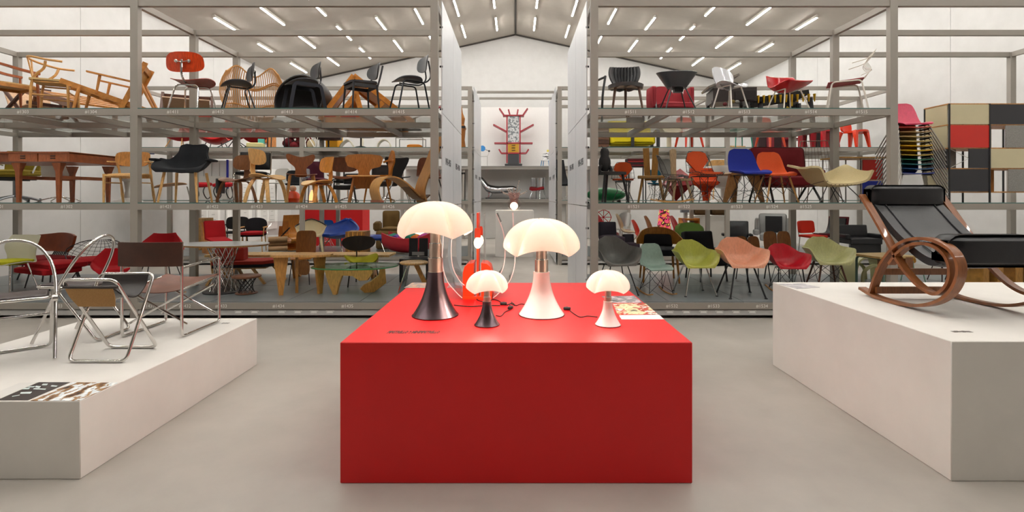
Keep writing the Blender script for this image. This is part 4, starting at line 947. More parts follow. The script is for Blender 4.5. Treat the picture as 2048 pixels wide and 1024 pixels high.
g = [[(x * w, y - .10 * x * x * (z > .4), z + rs * x * x) for x in (-1, -.5, 0, .5, 1)] for y, z, w, rs in ((-.32, .32, .22, .02), (-.1, .30, .36, .10), (.10, .33, .44, .17), (.24, .46, .40, .13), (.34, .62, .26, .05), (.38, .70, .12, 0))]
g2 = [cr(a, 4) for a in g]; wire_grid(t, M_BLKM, g, .0035, 'wire_shell', 5, .008)
cush(t, 'seat_pad', M_REDF, (0, -.06, .36), (.52, .44, .08), 6)
for a in (-1, 1): tb(t, 'leg_frame', M_BLKM, [(a * .30, .22, 0), (a * .30, -.26, 0), (a * .14, -.12, .31), (a * .14, .1, .34)], .009, rd=.03)
for s_, px, Yq, rz, tp, lb in ((1, 228, 8.0, 35, 498, 'red upholstered shell lounge left of the brown sling chair'), (1, 318, 8.75, 20, 468, 'red upholstered shell lounge right behind the rack post')):
    t = put('womb_chair', lb, px, Yq, Z0, rz, tp, .86, sx=.95)
    g = []
    for y, z, w, rise, fw in ((-.34, .33, .26, 0, 0), (-.32, .38, .36, .06, 0), (-.15, .36, .42, .17, -.02), (.05, .34, .42, .22, -.04), (.18, .42, .41, .20, -.14), (.27, .56, .38, .10, -.16), (.34, .72, .31, .02, -.10), (.38, .84, .2, 0, 0)):
        g.append([(math.copysign(w * a, q), y + fw * max(0, (a - .3) / .7) ** 1.5, z + rise * max(0, (a - .3) / .7) ** 1.6) for q, a in ((-1, 1), (-1, .8), (-1, .5), (1, 0), (1, .5), (1, .8), (1, 1))])
    sh(t, 'shell', M_REDF, g, .05, 3); cush(t, 'seat_cushion', M_REDF, (0, -.08, .40), (.50, .48, .08), 4)
    for a in (-1, 1): tb(t, 'leg_frame', M_CHROME if px < 300 else M_BLKM, [(a * .28, -.28, .0), (a * .20, -.15, .33), (a * .22, .18, .33), (a * .30, .30, 0)], .010, rd=.04)
# oval table on wire column
t = put('table', 'white oval table on twisted wire column', 447, 7.5, Z0, 0, sc=1, cat='table')
o = [(.66 * math.cos(a), .37 * math.sin(a)) for a in [2 * math.pi * i / 48 for i in range(48)]]
MB().prism(o, .012, TM((0, 0, .715), rx=-90)).obj('top', mat('e6e7e9', 'gloss', .2), t); MB().prism([(a * .985, b * .985) for a, b in o], .022, TM((0, 0, .698), rx=-90)).obj('edge', mat('8a6430', 'wood'), t)
mb = MB()
for i in range(14):
    a = 2 * math.pi * i / 14
    for s in (-1, 1): mb.tube([(.22 * math.cos(a), .22 * math.sin(a), .69), (.20 * math.cos(a + s * 1.9), .20 * math.sin(a + s * 1.9), .02)], .0045, 5)
mb.obj('wire_column', M_CHROME, t); MB().lathe([(.27, 0), (.27, .016), (.2, .03), (.02, .03)], 32).obj('base', M_BLKM, t)
t = put('stool', 'small round stool with twisted wire waist and walnut discs', 493, 7.36, Z0, 0, sc=1, cat='stool')
MB().lathe([(.14, 0), (.15, .006), (.15, .014), (.14, .02)], 30).obj('base', mat('5c3a28', 'wood'), t); MB().lathe([(.18, .235), (.197, .245), (.197, .262), (.18, .268), (.02, .262)], 30).obj('seat', mat('6e4630', 'wood'), t); mb = MB()
for i in range(10):
    a = 2 * math.pi * i / 10
    for s in (-1, 1): mb.tube([(.14 * math.cos(a), .14 * math.sin(a), .238), (.11 * math.cos(a + s * 1.7), .11 * math.sin(a + s * 1.7), .018)], .004, 5)
mb.obj('wire_waist', M_BLKM, t)
# red corner lounge with wooden legs
t = put('lounge_bench', 'red wedge-seat lounge with bolster on wooden trestle legs', 494, 8.3, Z0, 12, sc=1.02, cat='lounge')
mr_ = mat('a02c20', 'fabric'); cush(t, 'bolster', mr_, (-.24, .05, .46), (.42, .30, .25), 0, .012, .045)
o = [(-.44, -.24), (.30, -.26), (.46, -.10), (.48, .12), (.40, .22), (-.44, .24)]
MB().prism(o, .05, TM((0, 0, .345), rx=-90)).obj('seat_pad', mr_, t); MB().prism([(a * .99, b * .99) for a, b in o], .05, TM((0, 0, .295), rx=-90)).obj('seat_frame', M_BLKF, t)
bx(t, 'wooden_shell', M_BIRCH, (-.44, 0, .34), (.03, .46, .30), 0, -6); bx(t, 'wooden_tray', M_BIRCH, (-.05, 0, .255), (.76, .38, .025))
for x, q in ((-.36, -.16), (-.2, .12), (.12, .20), (.34, .20)):
    for y in ((-.16,) if x in (-.36, .12) else (.16,)): tb(t, 'leg', M_BIRCH, [(x, y, .26), (x + q, y * 1.3, 0)], 1, flat=(.05, .035), up=(0, 1, 0))
# long bench
t = put('bench', 'long slatted oak bench behind the floor-level chairs', 606, 8.85, Z0, 0, sc=1, cat='bench')
for i in range(6): bx(t, 'slat', mat('c09a5c', 'wood'), (0, -.22 + .085 * i, .40), (3.15, .07, .035))
for x in (-1.3, -.1, 1.25):
    outl(t, 'trestle', M_OAKB, [(-.22, .38), (.22, .38), (.12, 0), (.06, 0), (.0, .06), (-.06, 0), (-.12, 0)], .04, TM((x, 0, 0), rz=90))
# free-form table
t = put('table', 'pale free-form wooden table on flat tapered legs', 601, 7.35, Z0, 4, sc=1, cat='table')
MB().prism([(p.x, p.z) for p in cr([(-.42, 0, -.02), (-.30, 0, -.20), (0, 0, -.17), (.22, 0, -.22), (.44, 0, -.10), (.42, 0, .12), (.18, 0, .18), (-.02, 0, .24), (-.28, 0, .14)], 4, True)], .03, TM((0, 0, .565), rx=-90)).obj('top', mat('bf9154', 'wood'), t)
for x, y, rz in ((-.24, -.10, 20), (-.08, .08, -70), (.28, -.02, 60)): outl(t, 'leg', mat('b07e3e', 'wood'), [(-.10, .55), (.10, .55), (.03, 0), (-.025, 0)], .04, TM((x, y, 0), rz=rz))
t = put('plywood_chair', 'small plywood chair with tall plain back behind the free-form table', 606, 8.25, Z0, 6, 464, .83, sx=.8)
pd(t, 'backrest', mat('8a5420', 'wood', .35), (0, .20, .63), .40, .42, .012, -6, .04, 6); seat(t, M_AMBER, (0, -.02, .42), .42, .40, .014, 3)
pd(t, 'front_apron', mat('8a5a30', 'wood'), (.1, -.2, .28), .22, .24, .012, 0, .02, 3); legs4(t, M_BLKM, (.15, .14), (.2, .2), .41, .009)
# glass coffee table
t = put('coffee_table', 'glass coffee table on two interlocking carved ash legs', 711, 7.35, Z0, 0, sc=1, cat='table')
o = [(p.x, p.z) for p in cr([(-.60, 0, .0), (-.50, 0, -.26), (-.05, 0, -.36), (.42, 0, -.27), (.60, 0, .08), (.42, 0, .32), (0, 0, .36), (-.40, 0, .28)], 5, True)]
MB().prism(o, .018, TM((0, 0, .40), rx=-90)).obj('glass_top', clear_mat('table_glass', 'd4ecdc', 1.5), t)
MB().tube([(a * 1.0, b * 1.0, .40) for a, b in o], .0095, 6, True).obj('glass_rim', mat('3d7d4c', 'gloss', .1), t)
ma = mat('c08f4e', 'wood', .4)
outl(t, 'leg', ma, [(-.44, .385), (-.30, .365), (0, .36), (.28, .385), (.30, .33), (.22, .22), (.10, .21), (0, .275), (-.16, .28), (-.20, .18), (-.25, 0), (-.30, 0), (-.38, .18)], .05, TM((0, -.10, 0), rz=-8))
outl(t, 'leg', ma, [(.30, .385), (.36, .37), (.37, .22), (.38, .12), (.20, 0), (.06, -.0), (.0, .06), (.06, .12), (.16, .16), (.27, .24)], .05, TM((.05, .05, 0), rz=28))
# black and yellow chair
t = put('wire_chair', 'chair with smoky mesh back and yellow seat on black legs', 722, 8.15, Z0, 30, 472, .75)
pd(t, 'mesh_back', mat('2a211c', 'weave'), (0, .20, .62), .52, .24, .006, -10, .06, 2.2, 0, 0, .1); seat(t, mat('b8b020', 'fabric'), (0, -.02, .40), .50, .42, .03, 8, .05, 2.6, -.05)
tb(t, 'spine', M_BLKM, [(-.02, .24, 0), (-.02, .2, .40), (-.02, .24, .73)], .010); lg(t, M_BLKM, (-.18, -.14, .38), (-.24, -.2, 0), .010); lg(t, M_BLKM, (.18, -.14, .38), (.24, -.22, 0), .010)
# strap chair and stool
t = put('strap_chair', 'black chair of wide straps with white label, left of the tall lamp', 833, 8.5, Z0, 0, 478, .80)
mkk = mat('26252a', 'leather')
bx(t, 'back_strap', mkk, (-.1, .2, .62), (.17, .016, .36), -6); bx(t, 'back_strap', mkk, (.1, .2, .62), (.17, .016, .36), -6); bx(t, 'white_label', mat('b9b7b5'), (0, .165, .50), (.24, .012, .07), -6)
for a in (-1, 1): bx(t, 'side_strap', mkk, (a * .25, 0, .22), (.07, .40, .44)); 
bx(t, 'seat', mkk, (0, 0, .42), (.5, .42, .03))
t = put('stool', 'round pale wooden stool on steel and wood legs, left of the tall lamp', 828, 7.6, Z0, 0, 523, .44, cat='stool')
MB().lathe([(.02, .405), (.20, .405), (.215, .418), (.215, .432), (.20, .44), (.02, .44)], 32).obj('seat', mat('c49a60', 'wood'), t); lg(t, M_CHROME, (-.08, -.06, .41), (-.20, -.18, 0), .010); lg(t, M_CHROME, (-.08, .06, .41), (-.18, .16, 0), .010)
tb(t, 'wooden_leg', mat('b8843f', 'wood'), [(.03, 0, .40), (.22, 0, .0)], 1, flat=(.05, .06), up=(0, 1, 0))

# ================================================================ FAR RACK, LEFT (floor level)
YQ = 12.9
def simple_chair(name, label, px, Y, z, rz, top, um, lm, h=.82, w=.48, arms=False, sx=1, pad=.05, bh=.36, e=4):
    t = put(name, label, px, Y, z, rz, top, h, sx=sx)
    cush(t, 'seat', um, (0, -.02, .43), (w, .46, pad), 2, .01); pd(t, 'backrest', um, (0, .23, h - bh / 2), w, bh, pad * .8, -8, .03, e)
    legs4(t, lm, (w / 2 - .04, .18), (w / 2 - .02, .21), .42, .015, .012)
    for a in (-1, 1): lg(t, lm, (a * (w / 2 - .03), .2, .40), (a * (w / 2 - .03), .24, h - bh * .6), .013, name='back_post')
    if arms:
        for a in (-1, 1): bx(t, 'armrest', lm, (a * (w / 2 + .02), 0, .63), (.05, .44, .03)); lg(t, lm, (a * (w / 2 + .02), -.2, .62), (a * (w / 2), -.2, .40), .013, name='arm_post')
    return t
t = put('cardboard_chair', 'tall tan cardboard box seat at the far left rack', 404, 13.6, Z0, 0, 436, .78, cat='seat', sx=.5); bx(t, 'body', mat('a87e48', 'wood'), (0, 0, .39), (.56, .5, .78), bev=.01)
for i in range(4): bx(t, 'fold', mat('8a6434'), (0, -.252, .1 + .19 * i), (.56, .006, .006))
t = put('lounge_chair', 'red fabric lounge with amber wooden sides on the far rack', 436, 12.7, Z0, 48, 444, .75, sx=.9)
cush(t, 'backrest', M_REDF, (0, .22, .52), (.5, .1, .52), -16); cush(t, 'seat', M_REDF, (0, -.1, .30), (.5, .58, .1), 6)
for a in (-1, 1): outl(t, 'side_panel', M_AMBER, [(-.38, .3), (-.3, .0), (.3, .0), (.42, .72), (.34, .74), (.18, .32)], .025, TM((a * .27, 0, 0), rz=90))
simple_chair('armchair', 'black square-backed armchair on the far left rack', 470, 14.05, Z0, 12, 434, M_BLKL, M_BLKM, .85, .58, True)
t = simple_chair('armchair', 'oak armchair with black round-topped back and red seat', 508, 13.0, Z0, 14, 436, M_BLKF, M_BIRCH, .86, .52, True, 1, .05, .40, 2.6)
cush(t, 'red_cushion', M_REDF, (0, -.06, .48), (.52, .5, .07))
t = put('acrylic_chair', 'clear acrylic chair holding rolled tan paper', 556, 12.7, Z0, 25, 443, .80)
for a in (-1, 1): outl(t, 'side_sheet', clear_mat('acrylic_clear', 'f3eeee', 1.35), [(-.25, 0), (.22, 0), (.22, .46), (.32, .8), (.28, .8), (.16, .46), (-.25, .44)], .012, TM((a * .24, 0, 0), rz=90))
bx(t, 'back_sheet', clear_mat('acrylic_clear', 'f3eeee', 1.35), (0, .25, .62), (.48, .01, .36), -16)
for i, z in enumerate((.12, .24, .36)): MB().tube([(-.22, -.12 + .1 * (i % 2), z), (.22, -.12 + .1 * (i % 2), z)], .065, 14).obj('paper_roll', mat('a8845c'), t)
for px, tp, Y_, lb in ((588, 430, 13.5, 'tall brown plywood scroll chair on the far rack'), (572, 452, 13.8, 'low tan bent plywood scroll chair behind the acrylic one')):
    t = put('scroll_chair', lb, px, Y_, Z0, 55, tp, .92)
    tb(t, 'seat_ribbon', M_AMBER, [(0, .10, .92), (0, .16, .60), (0, .12, .40), (0, -.1, .36), (0, -.26, .30), (0, -.2, .20), (0, .1, .2), (0, .2, .1), (0, .05, .02), (0, -.25, .02)], 1, 4, flat=(.46, .02), up=(1, 0, 0)); lg(t, M_AMBER, (-.2, .05, .05), (.2, .05, .05), .03, name='roll'); lg(t, M_BLKM, (-.24, .1, .42), (-.24, -.2, .60), .02, name='arm')
t = put('plastic_armchair', 'cream moulded plastic armchair in front of the red block', 622, 12.45, Z0, 20, 438, .80, sx=1.0)
mc = mat('c9b894', 'plastic'); arm_shell(t, mc); legs4(t, mc, (.2, .17), (.26, .24), .42, .035, .022)
tb(t, 'arm_rim', M_BLKM, [(-.32, -.1, .63), (-.3, .12, .66), (0, .26, .79), (.3, .12, .66), (.32, -.1, .63)], .014, 4)
t = put('coconut_chair', 'blue coconut-shell lounge on steel legs, far rack', 678, 13.3, Z0, -20, 437, .82, sx=1.15)
mbl = mat('16409c', 'leather', .3)
g = [[(x * w, y - .08 * x * x, z + rs * x * x) for x in (-1, -.6, 0, .6, 1)] for y, z, w, rs in ((-.42, .42, .12, 0), (-.3, .36, .36, .1), (-.05, .33, .50, .18), (.18, .42, .46, .16), (.34, .64, .26, .06), (.42, .80, .05, 0))]
sh(t, 'shell', mbl, g, .05, 4)
for p1 in ((-.3, -.3, 0), (.3, -.3, 0), (0, .34, 0)): lg(t, M_CHROME, (p1[0] * .4, p1[1] * .4, .36), p1, .012)
t = put('shell_chair', 'translucent bright blue shell chair behind the coconut lounge', 652, 14.25, Z0, 10, 441, .80); side_shell(t, mat('1858b0', 'gloss')); eiffel(t, M_CHROME)
t = put('footstool', 'blue round footstool beside the coconut lounge', 752, 13.0, Z0, 0, 470, .40, cat='footstool', sx=1.3); MB().lathe([(.05, .28), (.26, .29), (.31, .34), (.29, .39), (.05, .41)], 28).obj('seat', mbl, t)
legs4(t, M_CHROME, (.1, .1), (.2, .2), .29, .010)
t = put('cardboard_stool', 'ribbed tan cardboard stool before the coconut lounge', 716, 12.4, Z0, 0, 462, .52, cat='stool', sx=.8)
for i in range(9): bx(t, 'rib', mat('9a6c30' if i % 2 else '7c5424', 'wood'), (-.24 + .06 * i, 0, .26), (.05, .42, .52))
t = put('bowl_lounge', 'red boat-shaped lounge filled with coloured bolsters', 818, 12.55, Z0, 0, 452, .72, cat='lounge', sx=1.2)
g = [[(x, y * w, z + .9 * abs(x) ** 2.2 * .7) for x in (-.52, -.3, 0, .3, .52)] for y, w, z in ((-.36, 1, .42), (-.26, 1, .16), (0, 1, .03), (.26, 1, .16), (.36, 1, .42))]
sh(t, 'hull', mat('b01428', 'plastic'), g, .03, 4)
for i, cc in enumerate(('1f7a64', '6a4a98', 'c83a8c', '1f7a64', 'd8742c', 'b83a98')): MB().tube([(-.4 + .14 * i, -.32, .42), (-.38 + .14 * i, .28, .44)], .075, 14).obj('bolster', mat(cc, 'fabric'), t)
t = put('cork_armchair', 'armchair carved from rough brown cork, far rack', 781, 14.0, Z0, 10, 421, .92, sx=.9)
mco = mat('8a6a3c', 'fabric')
for c, d in (((0, 0, .22), (.72, .66, .44)), ((0, .26, .66), (.46, .18, .50)), ((-.34, -.02, .54), (.16, .56, .22)), ((.34, -.02, .54), (.16, .56, .22)), ((0, -.08, .46), (.48, .42, .08))): MB().rbox(c, d, .05, None, 2, .03).obj('cork_block', mco, t)
t = put('display_block', 'large red display block behind the left far rack', 662, 16.4, 0, 0, sc=1, cat='plinth'); bx(t, 'block', mat('c40c14'), (0, .4, .72), (2.05, .8, 1.44), bev=.005)
# framed drawings and doors along the left wall
mfr = mat('f0efec'); mln = mat('8a8a88')
for i, (ya, yb, za, zb) in enumerate(((15.2, 16.6, .35, 2.75), (17.0, 18.6, .35, 2.75), (19.0, 20.6, .35, 2.75))):
    t = thing('display_board', ('white display board with pencil drawings on the left wall, nearest', 'white display board with pencil drawings on the left wall, middle one', 'white display board with pencil drawings on the left wall, farthest')[i], 'board', (-WX + .05, (ya + yb) / 2, 0))
    bx(t, 'board', mfr, (0, 0, (za + zb) / 2), (.05, yb - ya, zb - za))
    for j in range(4):
        f = bx(t, 'drawing', mat('dcdad6'), (.03, (-.3, .3)[j % 2], .9 + .9 * (j // 2)), (.012, .5, .6))
        for q in range(3): bx(f, 'pencil_line', mln, (.038, (-.3, .3)[j % 2], .72 + .9 * (j // 2) + .17 * q), (.003, .36 - .1 * q, .012))

# ================================================================ FAR RACK, LEFT (upper shelves)
def low_lounge(label, px, Y, z, rz, sc, um, lm, w=.9):
    t = put('shell_lounge', label, px, Y, z, rz, sc=sc)
    g = [[(x * w / 2, y, zz + .12 * x * x) for x in (-1, -.5, 0, .5, 1)] for y, zz in ((-.32, .36), (-.2, .28), (.05, .24), (.24, .36), (.34, .62), (.38, .78))]
    sh(t, 'shell', um, g, .05, 4); legs4(t, lm, (.2, .16), (.3, .26), .26, .014, .010); return t
low_lounge('bright red shell lounge on pale wooden legs, far upper shelf', 365, 12.75, Z2, -20, 1, M_REDF, M_BIRCH, .95)
t = low_lounge('small red shell seat glimpsed by the mid post, far upper shelf', 432, 13.4, Z2, 10, .9, mat('c81418', 'plastic'), M_BLKM, .7)
for px, rz, lb in ((470, 10, 'red sling folding chair with crossed black legs, far upper shelf'), (512, -25, 'red sling folding chair by the cream box, far upper shelf')):
    t = put('butterfly_chair', lb, px, 12.75 if px < 500 else 13.55, Z2, rz, sc=1.0)
    mrs = mat('b81c18', 'fabric')
    g = [[(x * .34, y, z + q * x * x) for x in (-1, -.5, 0, .5, 1)] for y, z, q in ((-.34, .42, .12), (-.1, .26, .16), (.16, .30, .22), (.36, .72, .16))]
    sh(t, 'sling', mrs, g, .012, 4)
    for a in (-1, 1): lg(t, M_BLKM, (a * .32, -.34, .0), (-a * .25, .2, .52), .012, name='cross_rod'); lg(t, M_BLKM, (a * .32, .3, .0), (-a * .25, -.3, .48), .012, name='cross_rod')
t = put('toy_box', 'cream and yellow fabric box on the far upper shelf', 512, 12.35, Z2, 15, sc=1, cat='box'); cush(t, 'box', mat('d8d096', 'fabric'), (0, 0, .06), (.38, .3, .12), 0, .01); bx(t, 'stripe', mat('5ab0a8', 'fabric'), (.1, .1, .18), (.14, .1, .12))
simple_chair('stool_chair', 'black leather chair with thin black legs, far upper shelf', 556, 12.7, Z2, 40, 238, M_BLKL, M_BLKM, .84, .5)
t = put('armchair', 'amber plywood block chair behind the black chair, far upper shelf', 528, 14.25, Z2, 0, sc=.9); bx(t, 'side_panel', M_AMBER, (-.25, 0, .3), (.03, .5, .6)); bx(t, 'side_panel', M_AMBER, (.25, 0, .3), (.03, .5, .6)); bx(t, 'seat', M_AMBER, (0, 0, .36), (.5, .5, .03)); bx(t, 'backrest', M_AMBER, (0, .24, .6), (.5, .03, .4), -8)
t = put('plush_chair', 'dark red banquet chair of plush toys, far upper shelf', 596, 13.5, Z2, 0, sc=.95)
for i in range(26): MB().ball((random.uniform(-.27, .27), random.uniform(-.2, .22), .12 + random.random() * .55), (.24, .22, .22), None, 8).obj('plush_tuft', mat(('7a1c24', '8c2a2c', '641820')[i % 3], 'fabric'), t)
tb(t, 'frame', M_BLKM, [(-.3, -.2, 0), (-.3, -.2, .3), (.3, -.2, .3), (.3, -.2, 0)], .010, rd=.04)
t = put('lattice_stool', 'white lattice-legged stool, far upper shelf', 622, 12.7, Z2, 0, sc=1, cat='stool'); MB().lathe([(.02, .43), (.22, .43), (.22, .46), (.02, .46)], 24).obj('seat', M_WHT, t)
for i in range(6):
    a = math.pi * i / 3; lg(t, M_WHT, (.18 * math.cos(a), .18 * math.sin(a), .44), (.22 * math.cos(a + 1.4), .22 * math.sin(a + 1.4), 0), .012)
MB().ball((0, 0, .13), (.2, .2, .26)).obj('gourd', mat('d0bc94'), t)
for px, lb, cc in ((657, 'dark brown swivel lounge on flat black star base, far upper shelf', '3a2826'), (722, 'wine-brown swivel lounge on flat black star base, far upper shelf', '3c2426')):
    t = put('lounge_chair', lb, px, 13.35 if px < 700 else 12.8, Z2, 15, sc=1.0); star_lounge(t, mat(cc, 'leather'), M_BLKM, .32, .66, .5); MB().lathe([(.33, 0), (.3, .02), (.05, .05)], 24).obj('base_plate', M_BLKM, t)
t = put('cube_seat', 'bright yellow foam block seat, far upper shelf', 668, 14.25, Z2, 0, sc=1.0, cat='seat'); bx(t, 'block', mat('d89a1c', 'fabric'), (0, 0, .2), (.34, .4, .4), bev=.02); bx(t, 'back', mat('d8a82c', 'fabric'), (0, .2, .55), (.34, .12, .4), bev=.02)
for px, lb in ((706, 'cream ribbon chair looping low, far upper shelf'), (762, 'cream ribbon chair with tall loop, far upper shelf')):
    t = put('ribbon_chair', lb, px, 14.05, Z2, 10, sc=.95)
    tb(t, 'ribbon', M_CREAM, [(-.34, 0, .02), (-.32, 0, .25), (-.12, 0, .40), (.02, 0, .22), (.14, 0, .05), (.26, 0, .30), (.24, 0, .62), (.1, 0, .74)] if px < 750 else [(-.3, 0, .02), (-.12, 0, .06), (-.06, 0, .3), (.1, 0, .42), (.26, 0, .30), (.3, 0, .02)], 1, 5, flat=(.44, .022), up=(0, 1, 0))
t = put('steel_bench', 'low white steel frame table with orange inset, far upper shelf', 822, 12.9, Z2, 0, sc=1, cat='table')
for y in (-.2, .2): tb(t, 'frame', mat('9a9a98', 'metal'), [(-.34, y, 0), (-.34, y, .30), (.34, y, .30), (.34, y, 0)], .012, rd=.01)
bx(t, 'top', M_WHT, (0, 0, .42), (.74, .46, .02)); cush(t, 'orange_inset', mat('d8842c', 'fabric'), (.1, 0, .07), (.36, .3, .12))
# far middle shelf: red and black rockers, blue bar lamp
for px, lb in ((402, 'red and black rocking footrest left, far middle shelf'), (447, 'red and black rocking footrest right, far middle shelf')):
    t = put('rocking_stool', lb, px, 12.6, Z1, 10, sc=1, cat='footrest'); cush(t, 'pad', M_REDF, (0, 0, .38), (.42, .3, .08), 8)
    for a in (-1, 1): tb(t, 'loop', M_BLKM, [(a * .14, -.1, .36), (a * .14, -.22, .2), (a * .14, 0, .03), (a * .14, .22, .12), (a * .14, .1, .36)], .014, 4)
simple_chair('office_chair', 'black mesh task chair seen between racks, far middle shelf', 590, 12.8, Z1, 20, 340, M_BLKF, M_CHROME, .82, .46)
simple_chair('shell_chair', 'white shell chair seen between racks, far middle shelf', 552, 13.2, Z1, -20, 336, M_WHT, M_CHROME, .82, .48, pad=.02)
t = put('bar_lamp', 'slender blue bar lamp standing on the far middle shelf', 455, 13.6, Z1, 0, 318, 1.1, cat='lamp'); lg(t, mat('2a2ca8', 'plastic'), (0, 0, .30), (0, 0, 1.08), .03, .03, 'tube'); lg(t, M_ALU, (0, 0, 0), (0, 0, .3), .012, .012, 'pole'); MB().lathe([(.12, 0), (.12, .02)], 20).obj('base', M_ALU, t)
t = put('display_case', 'white glazed display case behind the dark grey armchair, far middle shelf', 432, 14.0, Z1, 0, 322, 1.0, cat='case'); bx(t, 'body', M_WHT, (0, 0, .3), (.9, .4, .6)); bx(t, 'upper', mat('dededd'), (0, 0, .8), (.9, .36, .4))
for i in range(5): bx(t, 'muntin', mat('b8b6b2'), (-.4 + .2 * i, -.19, .8), (.015, .01, .4))
# ================================================================ TOP SHELF, RIGHT
t = put('folding_stool', 'folded black metal chair with ochre board, right of the aisle', 1228, 8.4, Z2, 20, 160, .55, cat='stool')
for a in (-1, 1): tb(t, 'frame', M_BLKM, [(-.24 + a * .03, a * .18, 0), (-.24 + a * .02, a * .18, .3), (-.2, a * .14, .55)], .014, 3)
tb(t, 'top_loop', M_BLKM, [(-.2, -.14, .54), (-.2, .14, .54)], .014); bx(t, 'board', mat('b8782c', 'wood'), (.05, 0, .12), (.50, .36, .03), 0, -6); bx(t, 'end_leg', M_BLKM, (.30, 0, .09), (.03, .36, .18))
t = put('ridged_chair', 'dark grey chair with rippled draped shell on walnut legs', 1251, 7.2, Z2, -6, 129, .80)
mg = mat('3a3a3c', 'leather', .3); rows = []
for i in range(9):
    v = i / 8; w = .16 + .10 * math.sin(v * 2.2); rows.append([(x / 20 * w, .16 + .05 * v - .06 * (x / 20) ** 2 - .012 * math.sin(x * 1.55) * (1 if abs(x) < 17 else 0), .46 + .34 * v) for x in range(-20, 21)])
sh(t, 'rippled_back', mg, rows, .03, 1); seat(t, mat('4a4848', 'leather', .3), (0, -.02, .45), .56, .50, .06, 4, -.03, 2.4)
MB().tube([(.25 * math.cos(a), -.02 + .22 * math.sin(a), .43 + .012 * math.sin(a * 9)) for a in [2 * math.pi * i / 40 for i in range(40)]], .03, 8, True).obj('rolled_rim', mg, t)
for a, b in ((-.17, -.12), (.19, -.12), (.02, .17)): lg(t, mat('5c4234', 'wood'), (a, b, .44), (a * 1.35, b * 1.4, 0), .024, .016)
t = put('armchair', 'dusty red armchair with split rounded back behind the dark bowl chair', 1342, 8.5, Z2, 6, 168, .70, sx=.9)
mrr = mat('9c3038', 'fabric')
pd(t, 'backrest', mrr, (-.09, .2, .50), .44, .40, .06, -8, .02, 2.2); pd(t, 'backrest', mrr, (.22, .18, .48), .22, .32, .06, -8, .0, 2.2); cush(t, 'seat', mrr, (0, -.04, .30), (.60, .5, .10))
for a in (-1, 1): cush(t, 'wing', mrr, (a * .36, .04, .46), (.08, .3, .36)); tb(t, 'frame_leg', mat('4c4a48', 'wood'), [(a * .34, -.2, 0), (a * .33, -.02, .5)], 1, flat=(.03, .06), up=(1, 0, 0)); lg(t, mat('4c4a48', 'wood'), (a * .3, .2, .3), (a * .34, .28, 0), .022)
bx(t, 'front_rail', M_AMBER, (0, -.2, .21), (.58, .03, .06))
t = put('bowl_chair', 'dark grey conical bowl chair on slim black legs', 1353, 7.15, Z2, 0, 140, .62)
mgc = mat('3c3f44', 'plastic'); rows = []
for i in range(7):
    v = i / 6; row = []
    for j in range(24):
        a = 2 * math.pi * j / 24; r_ = .13 + .15 * v; row.append((r_ * math.sin(a) * 1.02, -r_ * math.cos(a) * .9, .36 + .22 * v - .03 * v * math.cos(a)))
    rows.append(row)
rows2 = [[rows[i][j] for i in range(7)] for j in range(24)]
MB().sheet(rows2, .012, 1, None, True).obj('bowl', mgc, t, 50); MB().lathe([(.012, .36), (.13, .36), (.135, .38), (.012, .38)], 24).obj('bowl_bottom', mgc, t)
bx(t, 'bracket', M_BLKM, (.02, 0, .33), (.12, .1, .07)); legs4(t, M_BLKM, (.09, .09), (.22, .2), .36, .010)
t = put('desk', 'dark antique desk with carved panel behind the clear chair', 1455, 8.6, Z2, -8, 158, .78, cat='desk')
md = mat('2e2826', 'wood', .35); bx(t, 'lid', mat('6a645c', 'wood'), (-.12, 0, .70), (.5, .5, .03), 0, -22); bx(t, 'body', md, (.05, 0, .48), (.66, .46, .22)); bx(t, 'drawer', mat('191514', 'wood'), (.2, -.24, .46), (.3, .02, .14)); legs4(t, md, (.26, .18), (.28, .2), .40, .03, .022)
for i in range(14): MB().ball((-.12 + random.random() * .24, -.26, .08 + random.random() * .32), (.07, .05, .06), None, 8).obj('floral_ornament', mat(('7a6a3c', '8c8a84', '5c2428')[i % 3], 'fabric'), t)
t = put('clear_chair', 'silvery translucent shell chair on white tube legs', 1460, 7.15, Z2, 28, 128, .84)
msv = mat('d6d8dc', 'gloss', .08); pd(t, 'backrest', msv, (0, .20, .65), .52, .38, .012, -12, .06, 2.3); seat(t, msv, (0, -.04, .47), .50, .46, .012, 6, .05, 2.4, -.05); pd(t, 'under_shell', mat('a9abae', 'gloss', .1), (0, .1, .46), .34, .16, .02, -40, .05, 2.2)
fourleg(t, M_WHTM, .44, .012, .13, .22)
t = put('shell_chair', 'glossy red folded shell chair on cream tube legs', 1575, 7.15, Z2, 12, 148, .70, sx=1.1)
mrg = mat('b80e18', 'gloss', .12)
g = [[(x * w, y + fy * x * x, z + q * x * x) for x in (-1, -.5, 0, .5, 1)] for y, z, w, q, fy in ((-.34, .50, .22, .02, .02), (-.2, .47, .26, .03, 0), (0, .40, .26, .06, 0), (.14, .38, .25, .10, 0), (.22, .46, .25, .06, -.05), (.25, .58, .28, .03, -.10), (.27, .69, .26, 0, -.08))]
sh(t, 'shell', mrg, g, .014, 4); tb(t, 'piping', mat('e8c8c0', 'plastic'), [(-.26, .20, .69), (-.1, .262, .695), (.1, .262, .695), (.26, .20, .69)], .010, 4); fourleg(t, mat('d9d3c4', 'plain', .35), .40, .011, .14, .25)
t = put('stool', 'black stool with gold tassel fringe behind the red shell chair', 1560, 8.6, Z2, -10, 192, .34, cat='stool', sx=1.1)
bx(t, 'seat', mat('1d1a18', 'fabric'), (-.05, 0, .30), (.5, .42, .05), 0, -8); legs4(t, M_BLKW, (.22, .16), (.24, .18), .28, .025)
